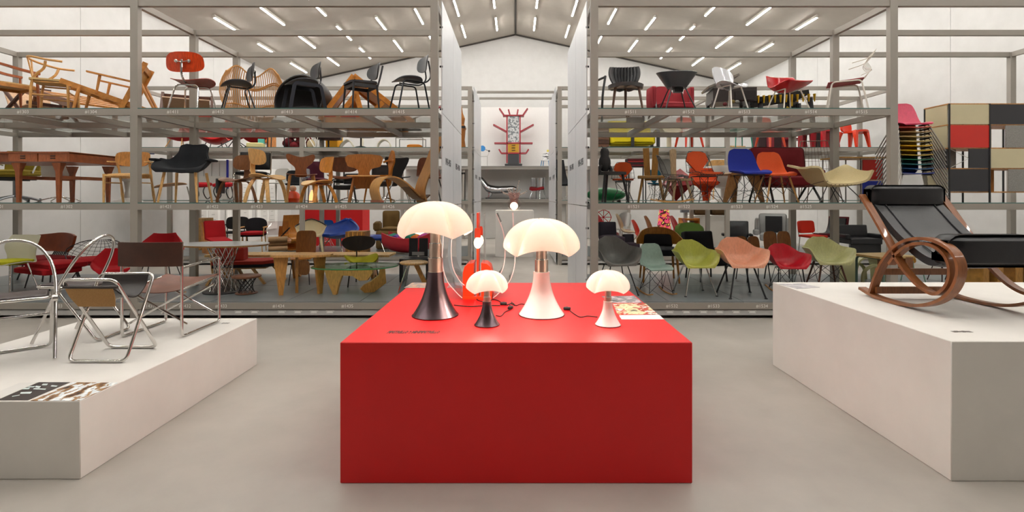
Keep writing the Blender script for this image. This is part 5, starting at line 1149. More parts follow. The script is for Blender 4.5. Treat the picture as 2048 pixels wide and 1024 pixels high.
for i in range(11): lg(t, mat('c09a2c', 'metal', .35), (-.26 + .05 * i, -.22, .31), (-.26 + .05 * i, -.225, .23), .014, .006, 'tassel')
t = put('plinth_figure', 'gold patterned column piece behind the red shell chair', 1576, 8.95, Z2, 0, 168, .52, cat='ornament'); bx(t, 'column', M_BLKW, (0, 0, .26), (.16, .14, .52))
for i in range(8): bx(t, 'gold_inlay', mat('c8a83c', 'metal', .35), (-.05 + .05 * (i % 3), -.072, .06 + .055 * i), (.03, .008, .05), 0, 30 * (i % 2))
t = put('wire_chair', 'white wire-backed chair with red slatted seat', 1692, 7.2, Z2, -118, 108, .84)
mwc = mat('d8d2c8', 'plain', .4)
for i in range(7):
    x = -.18 + .06 * i; tb(t, 'back_wire', mwc, [(x, .18, .44), (x * 1.02, .27, .56), (x * 1.1, .22, .68), (x * .6, .34, .84)], .0035, 4, n=5)
tb(t, 'top_wire', mwc, [(-.20, .05, .66), (-.15, .25, .72), (0, .34, .845), (.15, .25, .72), (.20, .05, .66)], .006, 4); tb(t, 'mid_wire', mwc, [(-.20, .2, .56), (0, .30, .58), (.20, .2, .56)], .005, 4)
for i in range(4): bx(t, 'seat_slat', mat('8c2028', 'plain'), (-.15 + .10 * i, -.02, .43), (.09, .42, .012), 4)
for a in (-1, 1): tb(t, 'leg_frame', mwc, [(a * .21, -.24, 0), (a * .19, -.18, .42), (a * .19, .16, .42), (a * .21, .24, 0)], .011, rd=.05)

# ================================================================ MIDDLE SHELF, RIGHT
t = put('carved_stool', 'black carved chair with animal-figure back on three legs', 1221, 7.2, Z1, 15, 289, .86, sx=.95)
mck = mat('1d1b1c', 'wood', .5)
MB().lathe([(.05, .47), (.08, .50), (.105, .58), (.10, .64), (.07, .70), (.08, .76), (.06, .81), (.02, .83)], 16, TM((-.02, .16, 0)) @ Matrix.Diagonal((1, .5, 1, 1))).obj('figure_back', mck, t)
for a in (-1, 1): tb(t, 'figure_leg', mck, [(-.02 + a * .06, .15, .56), (-.02 + a * .10, .15, .50), (-.02 + a * .09, .14, .44)], .03, 3); lg(t, mck, (-.02 + a * .02, .16, .81), (-.02 + a * .06, .16, .86), .012, .003, 'horn')
seat(t, mck, (.02, 0, .43), .44, .36, .04, 0, 0, 2.6); tb(t, 'tail', mck, [(-.2, 0, .43), (-.25, 0, .36), (-.26, 0, .30)], .02, 3)
for a, b in ((-.14, -.1), (.15, -.1), (0, .12)): lg(t, mck, (a, b, .42), (a * 1.5, b * 1.5, 0), .022, .016)
def wire_seat(label, px, Y, rz, top, cm, base='eiffel', sx=1):
    t = put('wire_chair', label, px, Y, Z1, rz, top, .82, sx=sx)
    if cm: bikini(t, cm)
    else: wire_grid(t, M_BLKM, SIDE)
    (rocker(t, mat('b98a50', 'wood')) if base == 'rocker' else eiffel(t)); return t
wire_seat('black wire chair with orange pads behind the carved chair', 1246, 7.98, -12, 322, mat('c8501c', 'fabric'))
wire_seat('bare black wire rocking chair on pale wooden runners', 1345, 7.12, 62, 309, None, 'rocker', 1.0)
wire_seat('black wire chair with coral pads facing right', 1408, 7.2, 10, 299, mat('d05424', 'fabric'))
wire_seat('wire chair with teal pads behind the two-plank chair', 1312, 8.95, 0, 338, mat('10607c', 'fabric'))
t = put('plank_chair', 'rustic oak chair with two tall back planks', 1302, 7.65, Z1, -14, 293, .90)
for a in (-1, 1): bx(t, 'back_plank', mat('8c6428', 'wood'), (a * .065, .14, .62), (.10, .03, .54), -5, a * 3)
bx(t, 'seat', mat('8c6834', 'wood'), (0, -.02, .40), (.42, .40, .04), bev=.006); legs4(t, mat('8c6834', 'wood'), (.13, .12), (.2, .19), .39, .022, .016)
t = put('paddle_chair', 'weathered chair with single tall paddle plank back', 1356, 7.9, Z1, 10, 296, .92)
mpw = mat('a89070', 'wood', .6); outl(t, 'paddle_back', mpw, [(-.035, -.34), (.035, -.34), (.045, .1), (.055, .3), (.02, .35), (-.06, .32), (-.05, .1)], .03, TM((0, .16, .57), rx=-3), 2); bx(t, 'seat', mpw, (0, 0, .38), (.38, .36, .04)); legs4(t, mpw, (.1, .1), (.18, .17), .37, .024, .018)
t = put('folded_chair', 'dark red angular folded chair behind the rocking wire chair', 1350, 8.6, Z1, 15, 333, .60, sx=.95)
mdr = mat('9c1018', 'plain', .4)
MB().add([(-.26, 0, .30), (.22, -.1, .44), (.24, .2, .58), (.02, 0, 0), (-.05, .2, .40), (-.24, -.2, .26), (.2, -.22, .28)], [(0, 1, 2, 4), (5, 6, 1, 0), (5, 3, 6), (0, 4, 3, 5), (4, 2, 3), (2, 1, 6, 3)]).obj('folded_shell', mdr, t, 10)
sh(t, 'back_leaf', mat('c8141c', 'plain'), [[(.02, .12, .34), (.1, .16, .5), (.22, .2, .56)], [(.1, .1, .30), (.2, .12, .42), (.3, .14, .50)]], .02, 3)
t = put('cone_chair', 'orange pointed cone chair behind the coral wire chair', 1408, 8.15, Z1, 5, 336, .66)
g = [[(x * w, y - .1 * x * x, z) for x in (-1, -.5, 0, .5, 1)] for y, z, w in ((.0, .02, .02), (.0, .22, .09), (.02, .36, .22), (.12, .48, .27), (.20, .66, .22))]
sh(t, 'cone_shell', mat('d84a1c', 'fabric'), g, .05, 4); cush(t, 'seat', mat('d84a1c', 'fabric'), (0, -.05, .36), (.40, .34, .08)); legs4(t, M_CHROME, (.04, .04), (.2, .2), .2, .008)
t = put('bean_seat', 'green rounded seat low behind the carved chair', 1212, 8.7, Z1, 0, 374, .24, cat='seat', sx=1.5); MB().ball((0, 0, .11), (.44, .32, .24)).obj('body', mat('0c7a40', 'plastic'), t); lg(t, M_BLKM, (-.1, 0, .04), (-.16, 0, 0), .02); lg(t, M_BLKM, (.1, 0, .04), (.16, 0, 0), .02)
t = put('oak_stool', 'oak three-legged seat with tapered legs beneath the blue chair', 1478, 8.15, Z1, 10, 346, .44, cat='stool', sx=1.2)
moa = mat('8a6236', 'wood', .4); outl(t, 'seat', moa, [(-.22, .42), (-.18, .445), (.2, .445), (.22, .42), (.2, .40), (-.2, .40)], .36, TM((0, 0, 0)))
for a in (-1, 1): outl(t, 'leg', moa, [(a * .20, .42), (a * .04, .42), (a * .24, 0), (a * .28, 0)][:: (1 if a > 0 else -1)], .05, TM((0, -.12, 0)))
outl(t, 'leg', moa, [(-.06, .42), (.06, .42), (.03, 0), (-.03, 0)], .05, TM((0, .14, 0)))
t = put('bubble_chair', 'white bowl-shaped chair on pedestal behind the coral wire chair', 1446, 8.9, Z1, -5, 328, .66)
MB().lathe([(.02, .22), (.2, .25), (.30, .38), (.32, .50), (.28, .62), (.26, .62), (.29, .50), (.27, .40), (.18, .28), (.02, .26)], 28).obj('bowl', M_WHT, t); MB().lathe([(.24, 0), (.2, .02), (.04, .06), (.04, .24)], 24).obj('pedestal', M_WHT, t); cush(t, 'cushion', M_REDF, (0, -.05, .35), (.36, .36, .08))
t = put('shell_chair', 'royal blue upholstered shell chair on black wire base', 1498, 7.12, Z1, 5, 294, .81, sx=1.08); side_shell(t, mat('1a2a8c', 'fabric'), th=.02); eiffel(t)
t = put('shell_chair', 'orange upholstered shell chair on pale dowel legs', 1552, 7.5, Z1, 0, 301, .81, sx=1.05); side_shell(t, mat('dd5a2a', 'fabric'), th=.02); dowel(t, mat('b88a50', 'wood'))
t = put('wing_sofa', 'deep red high wing armchair on black metal frame', 1570, 8.2, Z1, 5, 291, .86, cat='armchair', sx=1.25)
mws = mat('6e0812', 'fabric'); cush(t, 'backrest', mws, (0, .2, .60), (.70, .12, .50), -8, .02, .05); cush(t, 'seat', mws, (0, -.06, .30), (.62, .54, .14))
for a in (-1, 1): cush(t, 'armrest', mws, (a * .34, -.05, .44), (.10, .40, .08), 0); tb(t, 'leg_frame', M_BLKM, [(a * .30, -.3, 0), (a * .27, -.15, .24), (a * .36, .0, .40), (a * .32, .3, 0)], .014, rd=.06)
t = put('wire_lounge', 'tall thin wire chair with grid back behind the beige chaise', 1640, 9.0, Z1, -15, 277, .98)
wire_grid(t, mat('6a5a50', 'metal', .5), [[(x * w, y, z) for x in (-1, -.5, 0, .5, 1)] for y, z, w in ((-.22, .40, .25), (0, .38, .26), (.16, .42, .26), (.24, .70, .24), (.28, .97, .20))], .003, 'wire_shell', 5, .007); legs4(t, mat('6a5a50', 'metal', .5), (.18, .15), (.24, .22), .38, .007)
t = put('wire_chaise', 'beige upholstered chaise shell on splayed black wire struts', 1657, 7.2, Z1, 8, 328, .56, cat='chaise', sx=1.15)
mbe = mat('c8b78c', 'fabric')
g = [[(x, y - .05 * (abs(x) > .3), z) for y, z in zip((-.22, -.12, .05, .20, .28), q)] for x, q in ((-.43, (.50, .49, .50, .53, .55)), (-.26, (.48, .46, .47, .5, .52)), (-.16, (.28, .27, .27, .32, .42)), (.02, (.26, .24, .24, .28, .40)), (.20, (.27, .25, .26, .32, .46)), (.34, (.32, .31, .33, .45, .54)), (.42, (.46, .45, .48, .54, .56)))]
sh(t, 'shell', mbe, g, .03, 4); mb = MB()
for i in range(10): x = -.24 + .055 * i; mb.tube([(x, -.24, .30 - .05 * (i > 1)), (x + .05, .2, .24)], .005, 5)
mb.obj('under_ribs', M_DBRN, t)
for p0, p1 in (((-.1, -.12, .25), (-.28, -.22, 0)), ((-.05, -.12, .25), (.06, -.22, 0)), ((.16, -.12, .25), (.36, -.2, 0)), ((-.1, .14, .25), (-.2, .22, 0)), ((.12, .14, .25), (.30, .22, 0)), ((.2, .1, .25), (-.05, -.1, .04))): lg(t, M_BLKM, p0, p1, .006, name='strut')
t = put('desk', 'small desk with red and blue side panels behind the beige chaise', 1706, 8.45, Z1, 0, 316, .78, cat='desk')
bx(t, 'top', mat('9a743c', 'wood'), (.02, 0, .77), (.92, .5, .025)); bx(t, 'red_panel', mat('9c1c14'), (.19, -.22, .56), (.34, .02, .34)); bx(t, 'blue_panel', mat('1c2c8c'), (.19, -.22, .21), (.34, .02, .30)); bx(t, 'shelf', mat('b08a6c', 'wood'), (.19, 0, .38), (.36, .44, .02))
for x in (-.42, .0, .38):
    for y in (-.2, .2): lg(t, mat('9a9894', 'metal'), (x, y, .76), (x, y, 0), .013)
# stack of twelve shell chairs
SHCOL = ('23358c', '2c5a8c', '2f6c70', '1f6a4c', 'b89a3c', 'c8a81c', 'd0a41c', 'b8a868', 'b8a06c', 'a8885c', 'b84a44', 'c83c5c')
SHN = ('navy blue', 'steel blue', 'teal', 'green', 'dull gold', 'yellow', 'warm yellow', 'khaki', 'sand', 'tan', 'brick red', 'pink')
for i, (c_, n_) in enumerate(zip(SHCOL, SHN)):
    q = ('lowest in the tall stack' if i == 0 else ('topmost on the tall stack' if i == 11 else 'in the tall stack of shells'))
    t = put('stacking_chair', '%s shell stacking chair, %s' % (n_, q), 1826 - i * .6, 7.22 - .004 * i, Z1, -10, sc=.92, group='stacked shell chairs', dz=i * .0640)
    if i == 11: side_shell(t, mat(c_, 'plastic', None, fibre=1))
    else:
        seat(t, mat(c_, 'plastic'), (0, -.03, .435), .45, .42, .012, 0, .02, 3.2, .0, 'shell'); pd(t, 'shell_back', mat(c_, 'plastic'), (0, .24, .60), .36, .34, .010, -12, .04, 3)
    for a in (-1, 1): tb(t, 'leg_frame', mat('a09c96', 'metal', .35), [(a * .36, -.22, 0), (a * .20, -.10, .42), (a * .20, .12, .42), (a * .36, .26, 0)], .010, rd=.03); lg(t, M_BLKM, (a * .20, -.12, .43), (a * .20, .14, .43), .009, name='bumper')
# coloured storage unit
t = put('storage_unit', 'modular storage unit with cream, red and black panels', 1860, 7.3, Z1, 0, sc=1, cat='cabinet')
xa, xb, xc_ = PX(1901, 7.15) - PX(1860, 7.3), PX(1982, 7.15) - PX(1860, 7.3), PX(2068, 7.15) - PX(1860, 7.3)
zz = [EYE - (y - VY) * 7.15 / F - Z1 for y in (384, 337, 296, 249, 207)]
mcr, mdk, mrd, mgr, mply = mat('c9bf9c', 'plain', .45), mat('2b2b2f', 'plain', .45), mat('c8281c', 'plain', .45), mat('8c8a86', 'weave'), mat('a8743c', 'wood')
D_ = .42
for z in zz: bx(t, 'shelf', mply, ((xa + xc_) / 2, D_ / 2 - .12, z), (xc_ - xa + .02, D_, .016))
for x in (xa, xb, xc_):
    for y in (-.13, D_ - .12): bx(t, 'upright', M_BLKM, (x, y, zz[-1] / 2), (.018, .018, zz[-1]))
pan = (((mdk, xa, xb), (mply, xb, xb + .24), (mgr, xb + .26, xc_)), ((mgr, xa, xa + .26), (mdk, xa + .27, xb), (mcr, xb, xc_)), ((mrd, xa, xb), (mat('8c7a1c'), xb, xb + .2), (mgr, xb + .22, xc_)), ((mcr, xa, xb), (mdk, xb, xc_)))
for i, row in enumerate(pan):
    for m_, p0, p1 in row: bx(t, 'panel', m_, ((p0 + p1) / 2, -.125 + (.18 if p1 - p0 < .3 else 0), (zz[i] + zz[i + 1]) / 2), (p1 - p0 - .016, .012, zz[i + 1] - zz[i] - .018))
for i, m_ in enumerate((mcr, mdk, mcr, mcr)): bx(t, 'side_panel', m_, (xa, D_ / 2 - .12, (zz[i] + zz[i + 1]) / 2), (.012, D_ - .04, zz[i + 1] - zz[i] - .02))
for s in (-1, 1): tb(t, 'cross_rod', M_ALU, [(xa, -.12, zz[1] if s > 0 else zz[2]), (xb, -.12, zz[2] if s > 0 else zz[1])], .004)
t = put('plywood_stool', 'plywood stool standing under the storage unit', 1858, 8.0, Z1, 0, 386, .16, cat='stool'); bx(t, 'seat', M_AMBER, (0, 0, .14), (.3, .26, .03)); lg(t, M_AMBER, (-.1, 0, .14), (-.13, 0, 0), .03, .018); lg(t, M_AMBER, (.1, 0, .14), (.13, 0, 0), .03, .018)

# ================================================================ FLOOR LEVEL, RIGHT
def armsh(label, px, Y, rz, top, col, base, sx=1, nm='shell_armchair', fib=1):
    t = put(nm, label, px, Y, Z0, rz, top, .79, sx=sx); arm_shell(t, mat(col, 'plastic', .32, fibre=1)); base(t); return t
armsh('smoky grey fibreglass armchair shell at the aisle end', 1232, 7.4, 10, 473, '6a6864', lambda t: (fourleg(t, M_BLKM, .395, .008)), .96)
t = put('shell_rocker', 'sea-green shell chair on wire base with wooden rockers', 1312, 7.35, Z0, 8, 490, .80, sx=1.0); side_shell(t, mat('93aa9e', 'plastic', .32, fibre=1)); rocker(t, mat('b08040', 'wood'))
armsh('lime fibreglass armchair shell on chrome legs', 1389, 7.35, 4, 480, 'b9bb56', lambda t: fourleg(t, M_CHROME, .395, .011), .96)
armsh('salmon fibreglass armchair shell on black legs', 1481, 7.2, 0, 475, 'eaa888', lambda t: fourleg(t, M_BLKM, .395, .012), .98)
armsh('red fibreglass armchair shell on rockers', 1573, 7.5, -3, 488, 'cc2030', lambda t: rocker(t, mat('a87838', 'wood')), .98)
armsh('pale green fibreglass armchair shell on dark dowel legs', 1654, 7.6, -6, 474, 'c8c690', lambda t: dowel(t, mat('4c2c1c', 'wood')), .98)
t = put('plywood_armchair', 'bent brown plywood armchair with black seat behind the sea-green rocker', 1318, 8.5, Z0, -8, 455, .78, sx=1.0)
mpa = mat('9a6420', 'wood', .35)
g = [[(.33 * math.sin(a) * 1.02, .22 - .36 * (1 - math.cos(a)), z0 + dz * (abs(a) / 1.3) ** 2) for a in (-1.3, -.8, -.4, 0, .4, .8, 1.3)] for z0, dz in ((.52, .02), (.66, -.06), (.78, -.16))]
sh(t, 'back_wrap', mpa, g, .014, 4); cush(t, 'seat', M_BLKF, (0, -.04, .44), (.50, .48, .09)); cush(t, 'back_pad', M_BLKF, (0, .17, .58), (.44, .07, .18), -8); legs4(t, mpa, (.22, .18), (.25, .23), .42, .02, .013)
for px, lb, tp in ((1568, 'brown plywood chair with split back behind the red armchair', 464), (1506, 'brown plywood chair back behind the salmon armchair', 474)):
    t = put('plywood_chair', lb, px, 8.5, Z0, 4, tp, .80)
    for a in (-1, 1): pd(t, 'backrest', mat('8c5620', 'wood', .35), (a * .12, .2, .62), .23, .36, .012, -8, .01, 3.5)
    seat(t, mat('8c5620', 'wood', .35), (0, 0, .42), .48, .42, .014); legs4(t, M_BLKM, (.18, .16), (.22, .2), .41, .010); bx(t, 'spine', M_BLKM, (0, .225, .6), (.03, .012, .34), -8)
t = put('lounge_chair', 'low black upholstered lounge behind the lime armchair', 1412, 8.6, Z0, 10, 466, .72, sx=.9); cush(t, 'seat', M_BLKF, (0, -.05, .32), (.56, .54, .14)); cush(t, 'backrest', M_BLKF, (0, .24, .52), (.54, .14, .42), -12); cush(t, 'arm_bolster', M_BLKF, (.34, 0, .40), (.14, .5, .14)); legs4(t, M_BLKM, (.22, .2), (.24, .22), .26, .015)
t = put('arch_stool', 'cream moulded stool with arched legs beside the white plinth', 1728, 8.4, Z0, 8, 510, .44, cat='stool', sx=1.15)
mcs = mat('c2be8e', 'plastic'); g = [[(x, y, z) for x, z in ((-.30, 0), (-.28, .26), (-.20, .40), (0, .43), (.20, .40), (.28, .26), (.30, 0))] for y in (-.22, 0, .22)]
sh(t, 'arch_shell', mcs, g, .03, 4)
for y in (-.22, .22): tb(t, 'arch_rib', mcs, [(-.2, y, 0), (-.17, y, .2), (0, y, .30), (.17, y, .2), (.2, y, 0)], 1, 5, flat=(.03, .04), up=(0, 1, 0))
t = put('school_desk', 'school desk with tan seat and pale steel legs behind the chaise', 1766, 7.65, Z0, 10, 508, .46, cat='desk', sx=1.1)
bx(t, 'top', mat('b09058', 'wood'), (0, 0, .44), (.5, .44, .025)); bx(t, 'side_board', M_WALN, (.14, -.02, .34), (.1, .4, .2)); [tb(t, 'leg_frame', mat('5c7468', 'plain'), [(x, -.2, 0), (x, -.2, .42), (x, .2, .42), (x, .2, 0)], .014, rd=.06) for x in (-.18, .2)]
t = put('school_chair', 'small school chair with ochre back and mint legs seen through the chaise', 1826, 8.4, Z0, 0, 516, .58)
pd(t, 'backrest', mat('b8842c', 'wood'), (0, .16, .50), .36, .15, .012, -8, .03, 3.4); seat(t, mat('a87c34', 'wood'), (0, 0, .30), .36, .34, .014); legs4(t, mat('7fb098', 'plain'), (.14, .12), (.18, .16), .29, .012)
for a in (-1, 1): lg(t, mat('7fb098', 'plain'), (a * .14, .14, .29), (a * .13, .18, .5), .010, name='back_post')
for px, lb, rz in ((1962, 'low plywood slab stool near the right edge', 8), (2036, 'low plywood slab bench end near the right edge', -6)):
    t = put('slab_stool', lb, px, 7.8, Z0, rz, 522, .40, cat='stool'); ms2 = mat('a87838', 'wood')
    for x in (-.12, .12): bx(t, 'slab_leg', ms2, (x, 0, .19), (.10, .34, .38))
    bx(t, 'seat', ms2, (0, 0, .39), (.46, .36, .03)); bx(t, 'tenon', ms2, (.2, 0, .12), (.2, .05, .05))
for px, lb in ((1884, 'dark red-legged stool seen under the chaise'), (1920, 'black stool with splayed legs seen under the chaise')):
    t = put('stool', lb, px, 8.5, Z0, 10, 530, .42, cat='stool'); seat(t, M_BLKL, (0, 0, .40), .4, .36, .03); legs4(t, mat('3c1c20') if px < 1900 else M_BLKM, (.14, .13), (.24, .2), .4, .013)

# ================================================================ FAR RACK, RIGHT
mpr = mat('b0141c', 'gloss', .2)
for px, rz, tp, cc, lb in ((1212, 62, 430, 'a8141c', 'dark red cantilever S-chair nearest the aisle, far rack'), (1254, 72, 428, 'b0936a', 'bare tan cantilever S-chair, far rack'), (1284, 66, 440, 'c82c14', 'orange-red cantilever S-chair just left of the bent plywood armchair, far rack'), (1310, 66, 432, '8c5818', 'brown cantilever S-chair, far rack'), (1362, 60, 432, 'b4101c', 'red cantilever S-chair right of the pink lamp, far rack'), (1384, 60, 438, '8c2c14', 'rust brown cantilever S-chair right of the pink lamp, far rack')):
    t = put('cantilever_chair', lb, px, {1212: 13.25, 1254: 13.4, 1284: 12.7, 1310: 13.35, 1362: 13.2, 1384: 13.7}[px], Z0, rz, tp, .84); panton(t, mat(cc, 'plastic'))
t = put('lattice_chair', 'red faceted lattice chair on slim legs, far rack', 1209, 14.2, Z0, 0, 421, 1.05)
nodes = [(.22 * math.cos(a), .12, .85 + .22 * math.sin(a)) for a in [2 * math.pi * i / 8 for i in range(8)]]
mb = MB(); [mb.tube([nodes[i], nodes[(i + 1) % 8]], .011, 6) for i in range(8)]; [mb.tube([nodes[i], (0, .18, .85)], .010, 6) for i in range(8)]; mb.obj('lattice_back', mpr, t)
mb = MB(); [mb.tube([(.22 * math.cos(a), -.08 + .2 * math.sin(a), .52), (0, -.08, .50)], .010, 6) for a in [2 * math.pi * i / 8 for i in range(8)]]; mb.obj('lattice_seat', mpr, t); legs4(t, M_ALU, (.08, .08), (.22, .2), .52, .014)
t = put('aluminium_chair', 'brushed aluminium chair with slit back, far rack', 1242, 14.25, Z0, -50, 424, .95)
pd(t, 'backrest', M_ALU, (0, .2, .74), .42, .40, .014, -12, .05, 3); seat(t, M_ALU, (0, 0, .48), .46, .44, .016); legs4(t, M_ALU, (.18, .18), (.2, .24), .47, .016)
for px, tp, lb in ((1222, 446, 'dark plum upholstered low chair nearest the aisle, far rack'), (1262, 470, 'black cushioned low chair beneath the tan S-chair, far rack')):
    t = put('lounge_chair', lb, px, 12.5, Z0, 10, tp, .62, sx=.62); cush(t, 'seat', mat('2a1a26', 'fabric'), (0, -.04, .28), (.6, .52, .16)); cush(t, 'backrest', mat('1c1620', 'fabric'), (0, .22, .46), (.58, .14, .34), -10); legs4(t, M_BLKM, (.2, .18), (.22, .2), .22, .02); tb(t, 'red_trim', M_REDF, [(-.3, -.2, .20), (-.3, .24, .20)], .025)
t = put('floor_lamp', 'glowing pink and yellow patterned tower lamp, far rack', 1328, 14.1, Z0, 0, 404, 1.15, cat='lamp')
lmp = print_mat('lamp_print', ['e83a6c', 'f0a03c', 'f04a78', '3c2018', 'f8d868', 'e8406c'], 9, 2.0); lmp.node_tree.nodes['Principled BSDF'].inputs['Emission Strength'].default_value = .5
lmp.node_tree.links.new([n for n in lmp.node_tree.nodes if n.type == 'VALTORGB'][0].outputs[0], lmp.node_tree.nodes['Principled BSDF'].inputs['Emission Color'])
MB().lathe([(.20, .05), (.17, .5), (.12, .95), (.10, 1.15)], 24).obj('shade', lmp, t); MB().lathe([(.2, 0), (.2, .05)], 24).obj('base', M_BLKM, t)
t = put('plywood_chair', 'brown plywood stool-chair with cut-away frame behind the lamp, far rack', 1378, 14.5, Z0, 10, 436, .80); bx(t, 'side_panel', M_AMBER, (-.2, 0, .4), (.04, .4, .8)); bx(t, 'side_panel', M_AMBER, (.2, 0, .4), (.04, .4, .8)); bx(t, 'top_rail', M_AMBER, (0, 0, .76), (.44, .4, .05)); bx(t, 'seat', M_AMBER, (0, 0, .42), (.4, .4, .03))
t = put('tub_chair', 'moss green tub chair, far rack', 1382, 12.5, Z0, 0, 446, .72); cush(t, 'seat', mat('56702c', 'fabric'), (0, -.04, .30), (.56, .5, .2)); pd(t, 'backrest', mat('56702c', 'fabric'), (0, .2, .52), .62, .40, .12, -8, .14, 2.6); MB().lathe([(.2, 0), (.2, .03), (.05, .05), (.05, .22)], 20).obj('pedestal', M_CHROME, t)
t = put('display_plinth', 'white pedestal behind the lime armchair, far right', 1418, 15.6, 0, 0, sc=1, cat='plinth'); bx(t, 'block', M_WP, (0, .3, .52), (1.0, .6, 1.04), bev=.005)
t = put('carved_ornament', 'pair of brown carved rounded forms on the white pedestal', 1418, 15.7, 1.04, 0, sc=1, cat='ornament'); [MB().rbox((x, 0, .25), (.48, .36, .46), .1, None, 3, .03).obj('carved_form', mat('5c4426', 'fabric'), t) for x in (-.26, .28)]
t = put('monitor_box', 'grey box monitor on the wall side behind the tower lamp', 1372, 15.4, 0, 0, sc=1, cat='monitor'); bx(t, 'screen', mat('6a6e74'), (0, 0, 1.32), (.32, .12, .34)); bx(t, 'stand', mat('b8b6b2'), (0, .05, .57), (.1, .08, 1.15)); bx(t, 'foot', mat('b8b6b2'), (0, .05, .01), (.3, .3, .02))
t = put('lounge_chair', 'black leather lounge with high rounded back, far rack', 1474, 12.9, Z0, -20, 445, .82, sx=1.05); star_lounge(t, M_BLKL, M_CHROME, .28, .62, .52)
t = put('wing_chair', 'pale grey wing chair with black mesh panel, far rack', 1546, 12.9, Z0, -25, 428, 1.0, sx=1.05)
mwg = mat('a5a3a2', 'fabric'); cush(t, 'backrest', mwg, (0, .22, .72), (.64, .14, .56), -8, .02, .06); cush(t, 'seat', mwg, (0, -.04, .40), (.60, .54, .18)); bx(t, 'mesh_panel', M_BLKL, (.02, .12, .72), (.38, .03, .44), -8)
for a in (-1, 1): cush(t, 'wing', mwg, (a * .36, .08, .68), (.08, .28, .42)); cush(t, 'armrest', mwg, (a * .38, -.06, .52), (.12, .48, .14))
swivel(t, M_CHROME, .34, .28, 4, .014)
t = simple_chair('armchair', 'bright orange-red upholstered chair on chrome legs, far rack', 1625, 12.9, Z0, 18, 442, mat('c8280c', 'fabric'), M_CHROME, .84, .56, False, 1, .06, .34, 6)
t = put('lounge_chair', 'dark red and black swoop lounge, far rack', 1662, 13.8, Z0, -60, 434, .90, sx=1.0); tb(t, 'shell_ribbon', mat('5c0c18', 'fabric'), [(0, .42, .90), (0, .34, .6), (0, .16, .38), (0, -.2, .36), (0, -.42, .42)], 1, 5, flat=(.54, .05), up=(1, 0, 0)); tb(t, 'inner_pad', M_BLKL, [(0, .36, .86), (0, .29, .62), (0, .13, .43), (0, -.2, .41)], 1, 5, flat=(.46, .05), up=(1, 0, 0)); swivel(t, M_CHROME, .36, .26)
t = put('sofa', 'black leather two-seat sofa seen past the chaise', 1716, 12.6, Z0, 0, 451, .78, cat='sofa')
cush(t, 'backrest', M_BLKL, (0, .3, .58), (.84, .18, .40), -8); cush(t, 'seat', M_BLKL, (0, -.05, .36), (.86, .64, .16)); bx(t, 'front_panel', M_BLKL, (0, -.28, .17), (.88, .05, .26), bev=.02)
for a in (-1, 1): cush(t, 'armrest', M_BLKL, (a * .48, .0, .48), (.12, .66, .14))
# far rack, upper right
t = put('armchair', 'yellow cushioned armchair with black frame, far upper right shelf', 1262, 12.6, Z2, 0, sc=1.05, sx=1.35); myl = mat('d8c412', 'fabric')
cush(t, 'seat', myl, (0, 0, .22), (.78, .5, .26), 0, .02, .06); cush(t, 'backrest', myl, (0, .24, .5), (.76, .14, .4), -10); [tb(t, 'arm_loop', M_BLKM, [(a, -.28, .01), (a, -.28, .42), (a, .22, .36), (a, .28, .01)], 1, rd=.08, flat=(.05, .06), up=(1, 0, 0)) for a in (-.02, .42)]
bx(t, 'base_rail', M_BLKM, (0, -.28, .02), (.86, .05, .04))
t = put('barrel_chair', 'striped brown timber chair at the aisle end, far upper right shelf', 1202, 12.6, Z2, 0, sc=1, sx=.8)
for i in range(5): bx(t, 'board', mat('3c2418' if i % 2 else '5c3c2a', 'wood'), (0, 0, .06 + .1 * i), (.42, .4, .09))
t = put('shell_chair', 'cream tub shell chair, far upper right shelf', 1338, 13.0, Z2, 10, sc=1); arm_shell(t, M_CREAM); MB().lathe([(.2, 0), (.06, .06), (.06, .4)], 20).obj('pedestal', M_CREAM, t)
for px, rz, cc, lb in ((1378, 15, 'c83418', 'orange-red wooden chair with splayed legs, far upper right shelf'), (1540, 20, 'c84424', 'coral chair with wide sled legs, far upper right shelf'), (1590, -10, '6a1020', 'wine red chair with square legs, far upper right shelf')):
    t = put('dining_chair', lb, px, 12.6 if px != 1590 else 14.0, Z2, rz, sc=1.0); mm_ = mat(cc, 'plastic'); legs4(t, mm_, (.19, .17), (.25, .24), .40, .035, .022); seat(t, mm_, (0, 0, .40), .5, .46, .04); pd(t, 'backrest', mm_, (0, .22, .68), .46, .3, .03, -10, .04)
t = put('stool', 'stool with four slim green legs, far upper right shelf', 1478, 12.6, Z2, 12, sc=1, cat='stool'); legs4(t, mat('0c7a64', 'plain'), (.2, .16), (.24, .2), .46, .018, .012); seat(t, mat('0c7a64', 'plain'), (0, 0, .47), .44, .4, .03); bx(t, 'wooden_tray', M_BIRCH, (-.06, .1, .05), (.42, .3, .05))
t = put('cabinet', 'dark wine-coloured cabinet, far upper right shelf', 1542, 14.2, Z2, 0, sc=1, cat='cabinet'); bx(t, 'carcass', mat('2a0c10'), (0, .05, .35), (.86, .4, .7)); [bx(t, 'door', mat('7a1c28'), (x, -.16, .35), (.2, .02, .66)) for x in (-.1, .32)]
